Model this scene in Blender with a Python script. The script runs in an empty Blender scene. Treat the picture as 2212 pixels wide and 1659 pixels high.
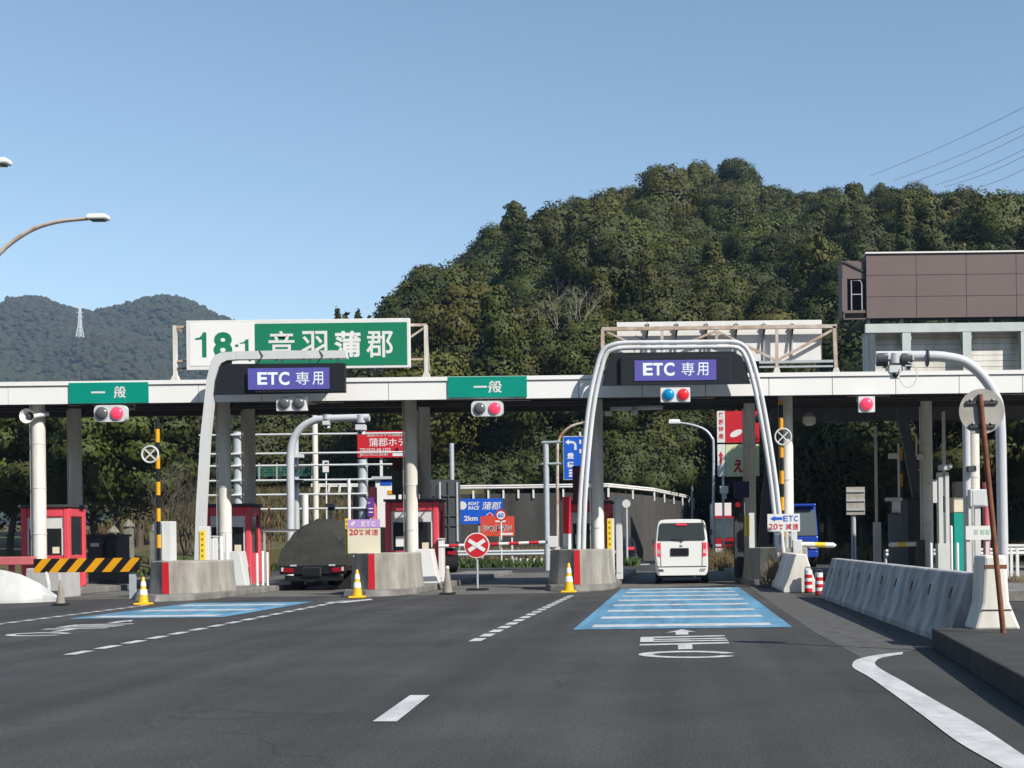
import bpy, bmesh, math, random
import numpy as np
from mathutils import Vector, Matrix
R = math.radians
random.seed(7); rng = np.random.default_rng(7)
scene = bpy.context.scene
col = scene.collection

# ------------------------------------------------------------------ camera
# measured on a 2212 x 1659 view of the photograph: focal length 2600 units, vanishing point (1466,1167), 1.2 m eye height
F, CX, CY, ROLL, EYE, PW, PH = 2600.0, 1466.0, 1167.0, 0.012, 1.2, 2212.0, 1659.0
cam = bpy.data.objects.new("camera", bpy.data.cameras.new("camera")); col.objects.link(cam)
cam.location = (0, 0, EYE); cam.rotation_euler = (R(90), ROLL, 0)
cam.data.sensor_width = 36; cam.data.lens = 36 * F / PW
cam.data.shift_x = (PW / 2 - CX) / PW; cam.data.shift_y = (CY - PH / 2) / PW
cam.data.clip_start = 0.1; cam.data.clip_end = 12000
scene.camera = cam
# ------------------------------------------------------------------ world, sun, exposure
SUN_EL, SUN_AZ = 41.0, 50.0        # azimuth: degrees to the right of straight behind the camera
scene.world = bpy.data.worlds.new("World"); scene.world.use_nodes = True
wn = scene.world.node_tree
sky = wn.nodes.new("ShaderNodeTexSky"); sky.sky_type = 'NISHITA'; sky.sun_disc = False
sky.sun_elevation = R(SUN_EL); sky.sun_rotation = R(180 - SUN_AZ)
sky.air_density = 1.2; sky.dust_density = 0.3; sky.ozone_density = 1.7; sky.altitude = 50
bg = wn.nodes["Background"]; bg.inputs["Strength"].default_value = 0.118
tint = wn.nodes.new("ShaderNodeMix"); tint.data_type = 'RGBA'; tint.blend_type = 'MULTIPLY'; tint.inputs["Factor"].default_value = 1
tint.inputs["B"].default_value = (1.0, 1.01, 1.0, 1); wn.links.new(sky.outputs[0], tint.inputs["A"]); wn.links.new(tint.outputs["Result"], bg.inputs["Color"])
sd = bpy.data.lights.new("sun", 'SUN'); sd.energy = 5.0; sd.angle = R(0.53); sd.color = (1.0, 0.95, 0.87)
sun = bpy.data.objects.new("sun", sd); col.objects.link(sun)
to_sun = Vector((math.cos(R(SUN_EL)) * math.sin(R(SUN_AZ)), -math.cos(R(SUN_EL)) * math.cos(R(SUN_AZ)), math.sin(R(SUN_EL))))
sun.rotation_euler = to_sun.to_track_quat('Z', 'Y').to_euler(); sun.location = (0, -20, 60)
scene.view_settings.view_transform = 'Standard'; scene.view_settings.look = 'None'
scene.view_settings.exposure = 0.36; scene.view_settings.gamma = 1.0
scene.cycles.max_bounces = 5; scene.cycles.volume_bounces = 0; scene.cycles.transparent_max_bounces = 6

# ------------------------------------------------------------------ helpers
def P(px, py, Y):                       # photograph point at distance Y
    a, b = px - CX, CY - py
    u = a * math.cos(ROLL) + b * math.sin(ROLL); v = -a * math.sin(ROLL) + b * math.cos(ROLL)
    return Vector((u / F * Y, Y, EYE + v / F * Y))
def G(px, py, z=0.0):                   # photograph point on the ground
    a, b = px - CX, CY - py
    u = a * math.cos(ROLL) + b * math.sin(ROLL); v = -a * math.sin(ROLL) + b * math.cos(ROLL)
    Y = F * (EYE - z) / -v
    return Vector((u / F * Y, Y, z))
def S(px, Y): return px * Y / F
def rect(x0, y0, x1, y1, Y):            # centre, width, height of an upright rectangle
    return P((x0 + x1) / 2, (y0 + y1) / 2, Y), S(x1 - x0, Y), S(y1 - y0, Y)

_m = {}
def M(name, rgb, rough=0.6, metal=0.0, var=0.0, scale=3.0, stretch=1.0, bump=0.0, bscale=40.0, emit=0.0, spec=0.4, rnd=0.0, dark=None):
    """a principled surface; var mixes in a second tone by noise, stretch > 1 draws the noise out vertically (run-off streaks)"""
    if name in _m: return _m[name]
    m = bpy.data.materials.new(name); m.use_nodes = True; n = m.node_tree; b = n.nodes["Principled BSDF"]
    b.inputs["Base Color"].default_value = (*rgb, 1); b.inputs["Roughness"].default_value = rough
    b.inputs["Metallic"].default_value = metal; b.inputs["Specular IOR Level"].default_value = spec
    src = None
    if var or rnd or bump:
        tc = n.nodes.new("ShaderNodeTexCoord"); mp = n.nodes.new("ShaderNodeMapping")
        mp.inputs["Scale"].default_value = (1, 1, 1 / stretch); n.links.new(tc.outputs["Object"], mp.inputs["Vector"])
    if var:
        nz = n.nodes.new("ShaderNodeTexNoise"); nz.inputs["Scale"].default_value = scale; nz.inputs["Detail"].default_value = 6
        nz.inputs["Roughness"].default_value = 0.65
        n.links.new(mp.outputs[0], nz.inputs["Vector"])
        rp = n.nodes.new("ShaderNodeValToRGB"); rp.color_ramp.elements[0].position = 0.3; rp.color_ramp.elements[1].position = 0.72
        d = dark if dark else tuple(c * (1 - var) for c in rgb)
        rp.color_ramp.elements[0].color = (*d, 1); rp.color_ramp.elements[1].color = (*[min(1, c * (1 + var * 0.35)) for c in rgb], 1)
        n.links.new(nz.outputs["Fac"], rp.inputs["Fac"]); src = rp.outputs["Color"]
    if rnd:
        oi = n.nodes.new("ShaderNodeObjectInfo"); hs = n.nodes.new("ShaderNodeHueSaturation")
        mr = n.nodes.new("ShaderNodeMapRange"); mr.inputs["To Min"].default_value = 1 - rnd; mr.inputs["To Max"].default_value = 1 + rnd
        n.links.new(oi.outputs["Random"], mr.inputs["Value"]); n.links.new(mr.outputs[0], hs.inputs["Value"])
        m2 = n.nodes.new("ShaderNodeMapRange"); m2.inputs["To Min"].default_value = 0.47; m2.inputs["To Max"].default_value = 0.52
        ml = n.nodes.new("ShaderNodeMath"); ml.operation = 'FRACT'; mu = n.nodes.new("ShaderNodeMath"); mu.operation = 'MULTIPLY'; mu.inputs[1].default_value = 7.31
        n.links.new(oi.outputs["Random"], mu.inputs[0]); n.links.new(mu.outputs[0], ml.inputs[0]); n.links.new(ml.outputs[0], m2.inputs["Value"])
        n.links.new(m2.outputs[0], hs.inputs["Hue"])
        if src: n.links.new(src, hs.inputs["Color"])
        else: hs.inputs["Color"].default_value = (*rgb, 1)
        src = hs.outputs["Color"]
    if src: n.links.new(src, b.inputs["Base Color"])
    if bump:
        bz = n.nodes.new("ShaderNodeTexNoise"); bz.inputs["Scale"].default_value = bscale; bz.inputs["Detail"].default_value = 4
        n.links.new(mp.outputs[0], bz.inputs["Vector"]); bp = n.nodes.new("ShaderNodeBump"); bp.inputs["Strength"].default_value = bump
        bp.inputs["Distance"].default_value = 0.02
        n.links.new(bz.outputs["Fac"], bp.inputs["Height"]); n.links.new(bp.outputs[0], b.inputs["Normal"])
    if emit:
        b.inputs["Emission Color"].default_value = (*rgb, 1); b.inputs["Emission Strength"].default_value = emit
    _m[name] = m; return m

WHITE = M("white_paint", (0.74, 0.73, 0.70), 0.5, var=0.10, scale=1.2, stretch=5)
MOUND = M("grimy_white_plastic", (0.47, 0.47, 0.46), 0.7, var=0.3, scale=2.0, stretch=3)
WHITE2 = M("weathered_white_paint", (0.80, 0.785, 0.73), 0.55, var=0.22, scale=2.0, stretch=6, dark=(0.50, 0.46, 0.38))
PANEL = M("white_enamel_panel", (0.83, 0.82, 0.79), 0.35, var=0.05, scale=0.6, stretch=3)
GALV = M("galvanised_steel", (0.50, 0.53, 0.55), 0.45, metal=0.25, var=0.12, scale=4)
GREYP = M("grey_paint", (0.52, 0.53, 0.55), 0.45, var=0.08, scale=3)
ARCHP = M("arch_paint", (0.62, 0.63, 0.64), 0.5, var=0.22, scale=2.5, stretch=5)
LGREY = M("light_grey_enamel", (0.62, 0.63, 0.62), 0.45, var=0.08, scale=3, stretch=4)
DGREY = M("dark_grey_steel", (0.055, 0.058, 0.062), 0.6, var=0.2, scale=3)
BLACK = M("black_enamel", (0.012, 0.012, 0.014), 0.4, var=0.2)
RUBBER = M("rubber", (0.014, 0.014, 0.014), 0.85, var=0.3, scale=8)
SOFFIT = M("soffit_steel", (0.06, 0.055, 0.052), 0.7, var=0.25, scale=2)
SIGNBLK = M("sign_housing", (0.018, 0.020, 0.024), 0.45, var=0.15)
RED = M("red_enamel", (0.68, 0.075, 0.10), 0.4, var=0.12, scale=2, stretch=3)
PINK = M("faded_red_paint", (0.56, 0.14, 0.15), 0.6, var=0.18, scale=3)
REDS = M("red_reflective", (0.55, 0.02, 0.03), 0.4, var=0.08)
TEAL = M("teal_sign_face", (0.0, 0.26, 0.19), 0.4, var=0.05)
GREENS = M("green_sign_face", (0.012, 0.20, 0.105), 0.4, var=0.06, scale=1.5)
YEL = M("yellow_plastic", (0.75, 0.42, 0.01), 0.45, var=0.08)
YELS = M("yellow_sign_face", (0.78, 0.55, 0.03), 0.5, var=0.06)
ORNG = M("amber_paint", (0.72, 0.33, 0.006), 0.5, var=0.12)
BLUES = M("blue_sign_face", (0.01, 0.10, 0.55), 0.45, var=0.06)
CREAM = M("cream_board", (0.72, 0.66, 0.50), 0.6, var=0.06)
PURP = M("lilac_sign_face", (0.50, 0.30, 0.62), 0.5)
CONC = M("concrete", (0.35, 0.33, 0.285), 0.85, var=0.55, scale=2.2, stretch=4, bump=0.25, bscale=30)
CONCB = M("barrier_concrete", (0.50, 0.49, 0.47), 0.85, var=0.5, scale=3.0, stretch=6, bump=0.25, bscale=30, dark=(0.15, 0.145, 0.14))
KERBM = M("kerb_concrete", (0.20, 0.19, 0.175), 0.9, var=0.5, scale=2.5, bump=0.3, bscale=40)
KERBD = M("old_kerb_concrete", (0.045, 0.043, 0.040), 0.9, var=0.4, scale=3, bump=0.4, bscale=40)
RUST = M("rusty_steel", (0.24, 0.085, 0.04), 0.85, var=0.5, scale=9, dark=(0.10, 0.05, 0.035))
RUSTF = M("rust_stained_steel", (0.52, 0.49, 0.44), 0.7, var=0.5, scale=2.2, dark=(0.30, 0.15, 0.07))
GLASS = M("dark_glass", (0.012, 0.016, 0.018), 0.08, spec=0.6)
GLASS2 = M("grey_glass", (0.05, 0.06, 0.065), 0.12, spec=0.6)
LENSD = M("unlit_lens", (0.10, 0.10, 0.105), 0.18, spec=0.7)
LENSR = M("lit_red_lens", (0.85, 0.05, 0.11), 0.25, emit=0.45)
LENSR2 = M("red_lens", (0.70, 0.02, 0.03), 0.3, emit=0.25)
LENSB = M("blue_lens", (0.0, 0.20, 0.42), 0.3, emit=0.15)
LED = M("lit_sign_panel", (0.085, 0.075, 0.30), 0.5, emit=0.22)
LEDT = M("lit_sign_letters", (0.60, 0.66, 0.70), 0.5, emit=0.28)
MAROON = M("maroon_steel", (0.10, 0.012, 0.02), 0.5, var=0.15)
ROADW = M("road_paint_white", (0.55, 0.55, 0.54), 0.7, var=0.10, scale=9, dark=(0.43, 0.43, 0.42))
ROADB = M("road_paint_blue", (0.115, 0.29, 0.43), 0.75, var=0.25, scale=3)

class MB:
    """collects shapes in world coordinates and links them as ONE mesh object"""
    def __init__(s): s.v = []; s.f = []; s.m = []; s.mats = []
    def _mi(s, m):
        if m not in s.mats: s.mats.append(m)
        return s.mats.index(m)
    def add(s, vs, fs, m):
        o = len(s.v); s.v += [tuple(v) for v in vs]; i = s._mi(m)
        for f in fs: s.f.append([o + k for k in f]); s.m.append(i)
        return s
    def box(s, c, d, m, rz=0.0, ry=0.0):
        hx, hy, hz = d[0] / 2, d[1] / 2, d[2] / 2
        vs = [Vector((x, y, z)) for z in (-hz, hz) for y in (-hy, hy) for x in (-hx, hx)]
        if ry: vs = [Matrix.Rotation(ry, 3, 'Y') @ v for v in vs]
        if rz: vs = [Matrix.Rotation(rz, 3, 'Z') @ v for v in vs]
        c = Vector(c); vs = [v + c for v in vs]
        return s.add(vs, [(0, 2, 3, 1), (4, 5, 7, 6), (0, 1, 5, 4), (2, 6, 7, 3), (0, 4, 6, 2), (1, 3, 7, 5)], m)
    def bx(s, x0, x1, y0, y1, z0, z1, m):
        return s.box(((x0 + x1) / 2, (y0 + y1) / 2, (z0 + z1) / 2), (x1 - x0, y1 - y0, z1 - z0), m)
    def bar(s, p, q, w, d, m):
        """square-section bar from p to q"""
        p, q = Vector(p), Vector(q); t = (q - p).normalized()
        a = Vector((0, 1, 0)) if abs(t.y) < 0.9 else Vector((1, 0, 0))
        n1 = t.cross(a).normalized(); n2 = t.cross(n1)
        vs = []
        for e in (p, q):
            for i, j in ((-1, -1), (1, -1), (1, 1), (-1, 1)): vs.append(e + n1 * (i * w / 2) + n2 * (j * d / 2))
        return s.add(vs, [(3, 2, 1, 0), (4, 5, 6, 7), (0, 1, 5, 4), (1, 2, 6, 5), (2, 3, 7, 6), (3, 0, 4, 7)], m)
    def cyl(s, p, q, r0, m, r1=None, n=14):
        r1 = r0 if r1 is None else r1
        p, q = Vector(p), Vector(q); t = (q - p).normalized()
        a = Vector((0, 0, 1)) if abs(t.z) < 0.9 else Vector((1, 0, 0))
        u = t.cross(a).normalized(); w = t.cross(u); vs = []
        for e, r in ((p, r0), (q, r1)):
            for k in range(n):
                c, sn = math.cos(2 * math.pi * k / n), math.sin(2 * math.pi * k / n); vs.append(e + u * (r * c) + w * (r * sn))
        fs = [(k, (k + 1) % n, n + (k + 1) % n, n + k) for k in range(n)] + [tuple(range(n - 1, -1, -1)), tuple(range(n, 2 * n))]
        return s.add(vs, fs, m)
    def tube(s, pts, r, m, n=10, taper=None):
        pts = [Vector(p) for p in pts]; vs = []; fs = []; u = None
        for i, p in enumerate(pts):
            t = (pts[min(i + 1, len(pts) - 1)] - pts[max(i - 1, 0)]).normalized()
            if u is None:
                a = Vector((0, 1, 0)) if abs(t.y) < 0.9 else Vector((1, 0, 0)); u = t.cross(a).normalized()
            else: u = (u - t * u.dot(t)).normalized()
            w = t.cross(u); rr = r if taper is None else r + (taper - r) * i / (len(pts) - 1)
            for k in range(n):
                c, sn = math.cos(2 * math.pi * k / n), math.sin(2 * math.pi * k / n); vs.append(p + u * (rr * c) + w * (rr * sn))
        for i in range(len(pts) - 1):
            for k in range(n): fs.append((i * n + k, i * n + (k + 1) % n, (i + 1) * n + (k + 1) % n, (i + 1) * n + k))
        L = (len(pts) - 1) * n
        fs += [tuple(range(n - 1, -1, -1)), tuple(range(L, L + n))]
        return s.add(vs, fs, m)
    def lathe(s, prof, c, m, n=20):
        c = Vector(c); vs = []; fs = []
        for r, z in prof:
            for k in range(n): vs.append(c + Vector((r * math.cos(2 * math.pi * k / n), r * math.sin(2 * math.pi * k / n), z)))
        for i in range(len(prof) - 1):
            for k in range(n): fs.append((i * n + k, i * n + (k + 1) % n, (i + 1) * n + (k + 1) % n, (i + 1) * n + k))
        fs += [tuple(range(n - 1, -1, -1)), tuple(range((len(prof) - 1) * n, len(prof) * n))]
        return s.add(vs, fs, m)
    def loft(s, rings, m, cap=True):
        n = len(rings[0]); vs = [v for r in rings for v in r]; fs = []
        for i in range(len(rings) - 1):
            for k in range(n): fs.append((i * n + k, i * n + (k + 1) % n, (i + 1) * n + (k + 1) % n, (i + 1) * n + k))
        if cap: fs += [tuple(range(n - 1, -1, -1)), tuple(range((len(rings) - 1) * n, len(rings) * n))]
        return s.add(vs, fs, m)
    def prism(s, xz, y0, y1, m):            # outline in x,z pushed along y
        return s.loft([[(x, y0, z) for x, z in xz], [(x, y1, z) for x, z in xz]], m)
    def plan(s, xy, z0, z1, m, inset=0.0):  # outline in x,y pushed along z
        c = (sum(p[0] for p in xy) / len(xy), sum(p[1] for p in xy) / len(xy))
        top = [(c[0] + (x - c[0]) * (1 - inset), c[1] + (y - c[1]) * (1 - inset), z1) for x, y in xy]
        return s.loft([[(x, y, z0) for x, y in xy], top], m)
    def poly(s, pts, m): return s.add(pts, [tuple(range(len(pts)))], m)
    def dome(s, c, r, depth, m, n=16, k=5):  # lens bulging towards -y
        c = Vector(c); prof = [(r * math.cos(a), depth * math.sin(a)) for a in [i * math.pi / 2 / k for i in range(k + 1)]]
        vs = []; fs = []
        for i, (rr, d) in enumerate(prof[:-1]):
            for j in range(n): vs.append(c + Vector((rr * math.cos(2 * math.pi * j / n), -d, rr * math.sin(2 * math.pi * j / n))))
        vs.append(c + Vector((0, -depth, 0)))
        for i in range(k - 1):
            for j in range(n): fs.append((i * n + j, i * n + (j + 1) % n, (i + 1) * n + (j + 1) % n, (i + 1) * n + j))
        for j in range(n): fs.append(((k - 1) * n + j, (k - 1) * n + (j + 1) % n, k * n))
        return s.add(vs, fs, m)
    def disc(s, c, r, t, m, n=28): return s.cyl(Vector(c) + Vector((0, t / 2, 0)), Vector(c) - Vector((0, t / 2, 0)), r, m, n=n)
    def build(s, name, parent=None, origin=None, smooth=False, bevel=0.0, label=None):
        off = Vector(origin) if origin is not None else Vector((0, 0, 0))
        if parent is not None:
            q = parent; off = Vector((0, 0, 0))
            while q is not None: off = off + q.location; q = q.parent
        me = bpy.data.meshes.new(name)
        me.from_pydata([tuple(Vector(v) - off) for v in s.v], [], s.f)
        for m in s.mats: me.materials.append(m)
        me.polygons.foreach_set("material_index", s.m)
        b = bmesh.new(); b.from_mesh(me); bmesh.ops.recalc_face_normals(b, faces=b.faces); b.to_mesh(me); b.free()
        if smooth:
            me.polygons.foreach_set("use_smooth", [True] * len(me.polygons)); me.set_sharp_from_angle(angle=R(35))
        o = bpy.data.objects.new(name, me); col.objects.link(o)
        if parent is not None: o.parent = parent
        else: o.location = off
        if bevel:
            md = o.modifiers.new("edge", 'BEVEL'); md.width = bevel; md.segments = 2; md.limit_method = 'ANGLE'
        if label: o["label"] = label
        return o
def tag(o, label, cat, group=None):
    o["label"] = label; o["category"] = cat
    if group: o["group"] = group
    return o
def kind(o, k): o["kind"] = k; return o
def thing(name, label, cat, loc, group=None):
    o = bpy.data.objects.new(name, None); col.objects.link(o); o.location = loc; o.empty_display_size = 0.3
    return tag(o, label, cat, group)
def one(mb, name, label, cat, origin, group=None, **k):
    return tag(mb.build(name, None, origin, **k), label, cat, group)
def copy_tree(o, parent=None):
    c = o.copy(); col.objects.link(c)
    if parent is not None: c.parent = parent
    for ch in list(o.children): copy_tree(ch, c)
    return c

_txt = {}
def glyphs(body, bold):
    if (body, bold) not in _txt:
        c = bpy.data.curves.new("t", 'FONT'); c.body = body; c.offset = bold; c.align_x = 'CENTER'; c.resolution_u = 3
        o = bpy.data.objects.new("t", c); col.objects.link(o)
        dg = bpy.context.evaluated_depsgraph_get(); me = bpy.data.meshes.new_from_object(o.evaluated_get(dg))
        v = np.array([tuple(x.co) for x in me.vertices]); f = [tuple(p.vertices) for p in me.polygons]
        bpy.data.objects.remove(o); bpy.data.curves.remove(c); bpy.data.meshes.remove(me)
        _txt[(body, bold)] = (v, f)
    return _txt[(body, bold)]
def txt(mb, body, c, w, h, m, bold=0.02, slant=0.0):
    """flat lettering facing the camera, fitted into a w x h box centred on c"""
    v, f = glyphs(body, bold); lo, hi = v.min(0), v.max(0); sz = np.maximum(hi - lo, 1e-3)
    sx, sz_ = w / sz[0], h / sz[1]
    if len(body) == 1 and body in "一-": sz_ = sx
    q = [(c[0] + (x - (lo[0] + hi[0]) / 2) * sx + slant * (y - lo[1]) * sz_, c[1], c[2] + (y - (lo[1] + hi[1]) / 2) * sz_) for x, y, _ in v]
    mb.add(q, f, m)
def PT(mb, body, x0, y0, x1, y1, Y, m, bold=0.02, slant=0.0):
    c, w, h = rect(x0, y0, x1, y1, Y); txt(mb, body, c, w, h, m, bold, slant)
def stripes_board(mb, x0, x1, y0, y1, z0, z1, ma, mb_, pitch, lean):
    """a board with diagonal two-colour stripes cut as real pieces of its front, on a plain back"""
    h = z1 - z0; k = 0; x = x0 - lean
    while x < x1:
        for j, m in ((0, ma), (1, mb_)):
            a = x + j * pitch / 2; b = a + pitch / 2
            q = [(a, z0), (b, z0), (b + lean, z1), (a + lean, z1)]
            out = []
            for sx, cmpf in ((x0, 1), (x1, -1)):       # clip to the board
                out = []
                for i in range(len(q)):
                    p0, p1 = q[i - 1], q[i]; i0, i1 = (p0[0] - sx) * cmpf >= -1e-9, (p1[0] - sx) * cmpf >= -1e-9
                    if i0 != i1:
                        t = (sx - p0[0]) / (p1[0] - p0[0]); out.append((sx, p0[1] + t * (p1[1] - p0[1])))
                    if i1: out.append(p1)
                q = out
                if not q: break
            if len(q) > 2: mb.poly([(u, y0, w) for u, w in q], m)
        x += pitch
    mb.bx(x0, x1, y0 + 0.004, y1, z0, z1, ma)

# ================================================================== SETTING
ASPH = M("asphalt", (0.055, 0.0535, 0.0515), 0.82, var=0.32, scale=0.5, bump=0.5, bscale=90, spec=0.3)
def asphalt_detail():
    """fine grain, faint long patches and tyre-polished lanes over the base tone"""
    n = ASPH.node_tree; b = n.nodes["Principled BSDF"]; src = b.inputs["Base Color"].links[0].from_socket
    tc = n.nodes.new("ShaderNodeTexCoord")
    g = n.nodes.new("ShaderNodeTexNoise"); g.inputs["Scale"].default_value = 55; g.inputs["Detail"].default_value = 3; n.links.new(tc.outputs["Object"], g.inputs["Vector"])
    mp = n.nodes.new("ShaderNodeMapping"); mp.inputs["Scale"].default_value = (1.4, 0.06, 1); n.links.new(tc.outputs["Object"], mp.inputs["Vector"])
    l = n.nodes.new("ShaderNodeTexNoise"); l.inputs["Scale"].default_value = 1.0; l.inputs["Detail"].default_value = 5; n.links.new(mp.outputs[0], l.inputs["Vector"])
    last = src
    for tex, a, c in ((g, 0.55, 1.45), (l, 0.72, 1.28)):
        mr = n.nodes.new("ShaderNodeMapRange"); mr.inputs["From Min"].default_value = 0.3; mr.inputs["From Max"].default_value = 0.7
        mr.inputs["To Min"].default_value = a; mr.inputs["To Max"].default_value = c; n.links.new(tex.outputs["Fac"], mr.inputs["Value"])
        mx = n.nodes.new("ShaderNodeMix"); mx.data_type = 'RGBA'; mx.blend_type = 'MULTIPLY'; mx.inputs["Factor"].default_value = 1
        n.links.new(last, mx.inputs["A"]); n.links.new(mr.outputs[0], mx.inputs["B"]); last = mx.outputs["Result"]
    n.links.new(last, b.inputs["Base Color"])
asphalt_detail()
def wear(mat, lo, hi, sx, sy, scale=1.0):
    """worn streaks running along the lane, multiplied into the tone"""
    n = mat.node_tree; b = n.nodes["Principled BSDF"]; src = b.inputs["Base Color"].links[0].from_socket
    tc = n.nodes.new("ShaderNodeTexCoord"); mp = n.nodes.new("ShaderNodeMapping"); mp.inputs["Scale"].default_value = (sx, sy, 1); n.links.new(tc.outputs["Object"], mp.inputs["Vector"])
    t = n.nodes.new("ShaderNodeTexNoise"); t.inputs["Scale"].default_value = scale; t.inputs["Detail"].default_value = 7; t.inputs["Roughness"].default_value = .6; n.links.new(mp.outputs[0], t.inputs["Vector"])
    mr = n.nodes.new("ShaderNodeMapRange"); mr.inputs["From Min"].default_value = .34; mr.inputs["From Max"].default_value = .62; mr.inputs["To Min"].default_value = lo; mr.inputs["To Max"].default_value = hi; n.links.new(t.outputs["Fac"], mr.inputs["Value"])
    mx = n.nodes.new("ShaderNodeMix"); mx.data_type = 'RGBA'; mx.blend_type = 'MULTIPLY'; mx.inputs["Factor"].default_value = 1
    n.links.new(src, mx.inputs["A"]); n.links.new(mr.outputs[0], mx.inputs["B"]); n.links.new(mx.outputs["Result"], b.inputs["Base Color"])
wear(ROADB, .62, 1.06, 3.0, .25); wear(ROADW, .74, 1.04, 5.0, 1.2); wear(ASPH, .88, 1.08, .12, .22)
def cracks(mat, scale, width, dark):
    n = mat.node_tree; b = n.nodes["Principled BSDF"]; src = b.inputs["Base Color"].links[0].from_socket
    tc = n.nodes.new("ShaderNodeTexCoord"); nz = n.nodes.new("ShaderNodeTexNoise"); nz.inputs["Scale"].default_value = .9; nz.inputs["Detail"].default_value = 4; n.links.new(tc.outputs["Object"], nz.inputs["Vector"])
    ad = n.nodes.new("ShaderNodeVectorMath"); ad.operation = 'MULTIPLY_ADD'; ad.inputs[1].default_value = (1.3, 1.3, 0); n.links.new(nz.outputs["Color"], ad.inputs[0]); n.links.new(tc.outputs["Object"], ad.inputs[2])
    vo = n.nodes.new("ShaderNodeTexVoronoi"); vo.feature = 'DISTANCE_TO_EDGE'; vo.inputs["Scale"].default_value = scale; n.links.new(ad.outputs[0], vo.inputs["Vector"])
    mr = n.nodes.new("ShaderNodeMapRange"); mr.inputs["From Min"].default_value = 0; mr.inputs["From Max"].default_value = width; mr.inputs["To Min"].default_value = dark; mr.inputs["To Max"].default_value = 1; n.links.new(vo.outputs["Distance"], mr.inputs["Value"])
    mx = n.nodes.new("ShaderNodeMix"); mx.data_type = 'RGBA'; mx.blend_type = 'MULTIPLY'; mx.inputs["Factor"].default_value = 1
    n.links.new(src, mx.inputs["A"]); n.links.new(mr.outputs[0], mx.inputs["B"]); n.links.new(mx.outputs["Result"], b.inputs["Base Color"])
cracks(ASPH, .17, .004, .72)
ASPH2 = M("worn_asphalt", (0.095, 0.092, 0.086), 0.9, var=0.45, scale=5.0, bump=0.6, bscale=60)
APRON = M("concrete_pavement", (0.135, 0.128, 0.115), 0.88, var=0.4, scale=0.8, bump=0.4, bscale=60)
SOIL = M("earth", (0.11, 0.085, 0.05), 0.95, var=0.5, scale=0.6, bump=0.6, bscale=6)
BANK = M("grassy_bank_earth", (0.075, 0.085, 0.028), 0.95, var=0.55, scale=0.5, bump=0.6, bscale=8, dark=(0.085, 0.055, 0.03))
FLOORW = M("forest_floor", (0.034, 0.044, 0.015), 1.0, var=0.5, scale=0.3, bump=0.8, bscale=2)

def sheet(name, pts, z, m, n=1):
    return kind(MB().poly([(x, y, z) for x, y in pts], m).build(name), "structure")
sheet("ground", [(-3000, -60), (3000, -60), (3000, 3500), (-3000, 3500)], -0.05, BANK)
sheet("road", [(-45, -40), (45, -40), (45, 57), (6, 57), (6.5, 80), (16, 130), (10, 135), (0.5, 90), (-4.2, 57.2), (-45, 57)], 0.0, ASPH)
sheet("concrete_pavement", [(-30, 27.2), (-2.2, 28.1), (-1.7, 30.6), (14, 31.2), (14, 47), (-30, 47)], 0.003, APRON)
sheet("road_shoulder", [(G(1880, 1432).x, G(1880, 1432).y), (2.55, 12.9), (2.75, 24), (1.95, 30.5), (1.75, 30.5), (1.72, 15.5)] [::-1], 0.003, ASPH2)

def marks(name, polys, m, z=0.006):
    b = MB()
    for q in polys: b.poly([(p[0], p[1], z) for p in q], m)
    return kind(b.build(name), "structure")
def dashes(x0y0, x1y1, n, duty, w):
    a, b = Vector((x0y0[0], x0y0[1], 0)), Vector((x1y1[0], x1y1[1], 0)); d = (b - a) / n; t = d.normalized(); s = Vector((-t.y, t.x, 0)) * w / 2; out = []
    for k in range(n):
        p = a + d * k; q = p + d * duty; out.append([p - s, q - s, q + s, p + s])
    return out
marks("lane_dashes", dashes(G(1025, 1386), G(1236, 1286), 17, 0.62, 0.15) + dashes(G(150, 1415), G(748, 1297), 17, 0.66, 0.15)
      + dashes(G(-20, 1351), G(322, 1307), 12, 0.66, 0.15)
      + [[G(805, 1560), G(857, 1560), G(928, 1503), G(886, 1503)]]
      + [[G(700, 1302), G(770, 1297), G(800, 1294), G(806, 1296), G(740, 1303)]] , ROADW)
# ETC lane: blue field with white bars, then the letters E T C under an arrow
marks("blue_lane_field", [[(-1.45, 16.35), (1.53, 16.35), (1.50, 30.2), (-1.45, 30.2)], [(-10.25, 20.2), (-7.65, 20.2), (-7.65, 25.2), (-10.25, 25.2)]], ROADB, 0.005)
marks("white_lane_bars", [[(-1.22, 16.7 + 1.8 * k), (1.28, 16.7 + 1.8 * k), (1.28, 17.2 + 1.8 * k), (-1.22, 17.2 + 1.8 * k)] for k in range(8)]
      + [[(-10.0, 20.4 + 1.75 * k), (-7.9, 20.4 + 1.75 * k), (-7.9, 20.9 + 1.75 * k), (-10.0, 20.9 + 1.75 * k)] for k in range(3)], ROADW, 0.008)
def Q(x, y): return G((1300 + x / 2.011) * 0.9217, (1350 + y / 2.011) * 0.9217)
letters = [[Q(525, 269), Q(600, 253), Q(668, 266), Q(630, 264.5), Q(630, 278), Q(570, 279), Q(570, 266)]]
letters += [[Q(405, 290), Q(468, 288), Q(466, 312), Q(402, 313)], [Q(468, 288), Q(800, 281), Q(801, 286), Q(468, 294)], [Q(468, 299), Q(806, 293), Q(808, 298), Q(468, 304)],
            [Q(466, 308), Q(814, 302), Q(815, 307), Q(466, 313)]]
letters += [[Q(400, 323), Q(820, 313), Q(822, 320), Q(400, 330)], [Q(580, 326), Q(648, 324), Q(650, 346), Q(582, 348)]]
cpts = []
for k in range(25):
    t = math.pi * (0.13 + 1.74 * k / 24); cpts.append((632 + 238 * math.cos(t), 372 - 17 * math.sin(t)))
cin = [(632 + (x - 632) * 0.71, 372 + (y - 372) * 0.62) for x, y in cpts]
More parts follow.
